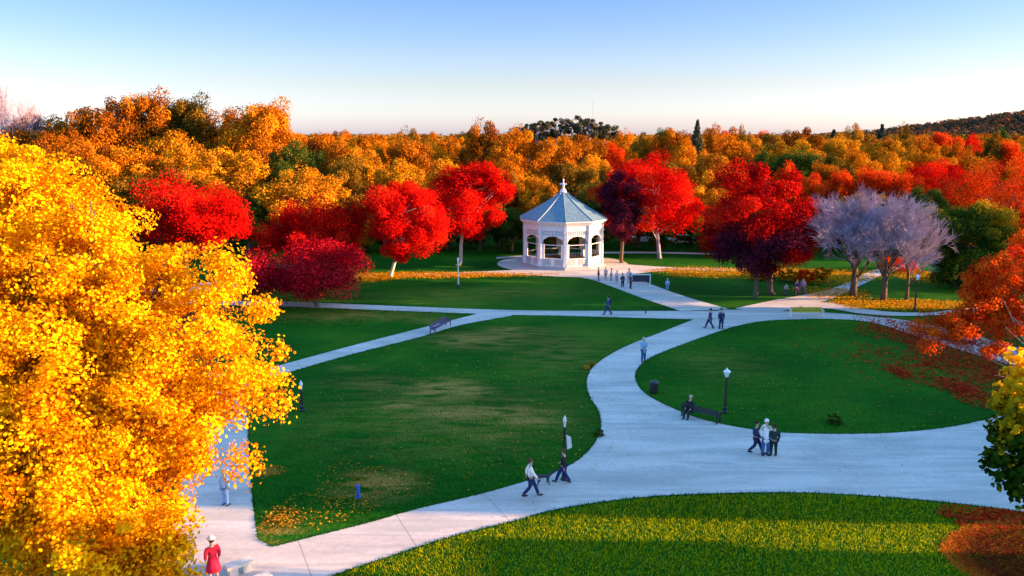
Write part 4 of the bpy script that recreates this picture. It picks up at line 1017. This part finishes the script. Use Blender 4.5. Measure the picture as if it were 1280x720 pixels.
    MB().ell(S((-.022, 0, 1.705 + dz)), (.112 * s, .108 * s, .110 * s)).build('hair', cloth(hair), r, True)
    if hat:
        MB().lathe(S((0, 0, 1.76 + dz)), [(.17 * s, 0), (.11 * s, .015), (.10 * s, .08), (.05 * s, .11)], 14).build('hat', cloth(hat), r, True)
    if bag:
        MB().ell(S((-.20, 0, 1.24 + dz)), (.12 * s, .16 * s, .24 * s)).build('backpack', cloth(bag), r, True)
    return r
BR = (.05, .03, .02); NV = (.02, .035, .12)
person('person in a white hooded jacket and navy jeans striding along the wide walk', G(663, 621), 0.05, (.92, .92, .92), NV, (.10, .06, .03), 'walk', 1.80)
person('person in a black top and navy jeans walking behind the white-jacketed walker', G(704, 604), 2.6, (.02, .022, .02), (.02, .03, .16), (.12, .07, .03), 'walk', 1.66)
person('person in a dark navy jacket at the left of the trio on the plaza', G(944, 567), -.4, (.03, .04, .10), (.02, .03, .08), BR, 'walk', 1.72)
person('person in a long white hooded coat and blue jeans in the middle of the trio', G(956, 569), -1.5, (.92, .92, .92), (.05, .12, .32), (.9, .9, .9), 'stand', 1.88, coat=True, bag=(.9, .9, .9))
person('person in dark green clothes at the right of the trio on the plaza', G(966.5, 570), 1.5, (.02, .05, .05), (.015, .03, .035), BR, 'stand', 1.65)
person('person in a light blue jacket on the bend of the walk', G(804, 452), -1.2, (.22, .42, .62), (.03, .10, .25), (.4, .45, .5), 'fold', 1.75, coat=True)
person('person in dark clothes stepping at the left of the pair by the crossing', G(887, 411), 2.4, (.03, .04, .12), (.02, .03, .10), BR, 'walk', 1.72)
person('person in a long dark coat at the right of the pair by the crossing', G(901, 411), -1.3, (.03, .05, .13), (.02, .04, .12), BR, 'stand', 1.74, coat=True)
person('person in navy with a dark backpack alone on the cross walk', G(760, 394), 2.9, (.04, .08, .25), (.03, .05, .18), BR, 'walk', 1.75, bag=(.03, .03, .06))
person('person in a light blue top and straw hat half hidden by yellow leaves', G(282, 632), 1.2, (.35, .55, .80), (.25, .45, .75), (.6, .5, .3), 'stand', 1.6, hat=(.80, .72, .40))
person('woman in a white hat, red blouse and red skirt by the stone bench', G(268, 727), 2.2, (.62, .02, .06), (.6, .02, .05), BR, 'stand', 1.7, skirt=(.65, .015, .06), hat=(.85, .82, .70))
sb = G(862, 521); person('person in black seated at the left end of the long black bench', sb + Vector((0, -.05, -.02)), math.atan2(d_.y, d_.x) - math.pi / 2 + math.pi * 0, (.02, .025, .03), (.02, .03, .035), (.55, .36, .32), 'sit', 1.75)
person('person in lilac under the largest dark red maple', G(1003, 368), -1.6, (.30, .22, .55), (.10, .08, .22), BR, 'stand', 1.7)
person('person in dark violet beside the one in lilac', G(995, 370), -1.2, (.08, .06, .14), (.04, .03, .08), BR, 'stand', 1.7)
person('person in pale grey sitting low near the dark red maple trunk', G(982, 369) + Vector((0, 0, 0)), -1.4, (.45, .40, .50), (.1, .08, .14), BR, 'stand', 1.25)
person('person in sky blue at the kerb right of the notice panel', G(834, 363), -2.0, (.30, .50, .80), (.15, .32, .62), (.5, .6, .7), 'stand', 1.25)
PPL = [(748, 351, (.10, .08, .12), 'dark plum', 1.5), (757, 349, (.75, .55, .58), 'pink', 1.3), (764, 351, (.70, .68, .70), 'off-white', 1.4), (771, 353, (.75, .60, .62), 'rose', 1.3), (778, 359, (.05, .05, .09), 'black', 1.5), (788, 361, (.08, .06, .12), 'dark violet', 1.6), (786, 354, (.72, .70, .74), 'white', 1.6)]
for i, (x, y, c_, nm, hh) in enumerate(PPL):
    person(f'person in {nm} standing in the group by the bandstand walk', G(x, y), i * 1.3, c_, tuple(q * .5 for q in c_), BR, 'stand', hh)['group'] = 'people gathered by the bandstand'
# small dog between the two walkers
r = empty('dog', G(679, 606), .2, 'small dark dog walking between the two walkers on the wide walk', 'dog')
skinned('body', [[((0, 0, .42), .10), ((.20, 0, .43), .12), ((.36, 0, .52), .075), ((.46, 0, .60), .075), ((.58, 0, .58), .04)],
                 [0, ((-.18, 0, .43), .10), ((-.30, 0, .50), .03), ((-.42, 0, .60), .018)],
                 [1, ((.22, .09, .26), .045), ((.20, .09, .14), .025), ((.24, .09, .02), .028)], [1, ((.22, -.09, .26), .045), ((.26, -.09, .14), .025), ((.30, -.09, .02), .028)],
                 [6, ((-.14, .09, .28), .055), ((-.24, .09, .16), .028), ((-.20, .09, .02), .028)], [6, ((-.16, -.09, .28), .055), ((-.28, -.09, .16), .028), ((-.26, -.09, .02), .028)]], cloth((.05, .06, .08)), r)
for s in (-1, 1): MB().ell((.44, .05 * s, .67), (.02, .02, .05), 6, 4).build('ear', cloth((.04, .045, .06)), r, True)
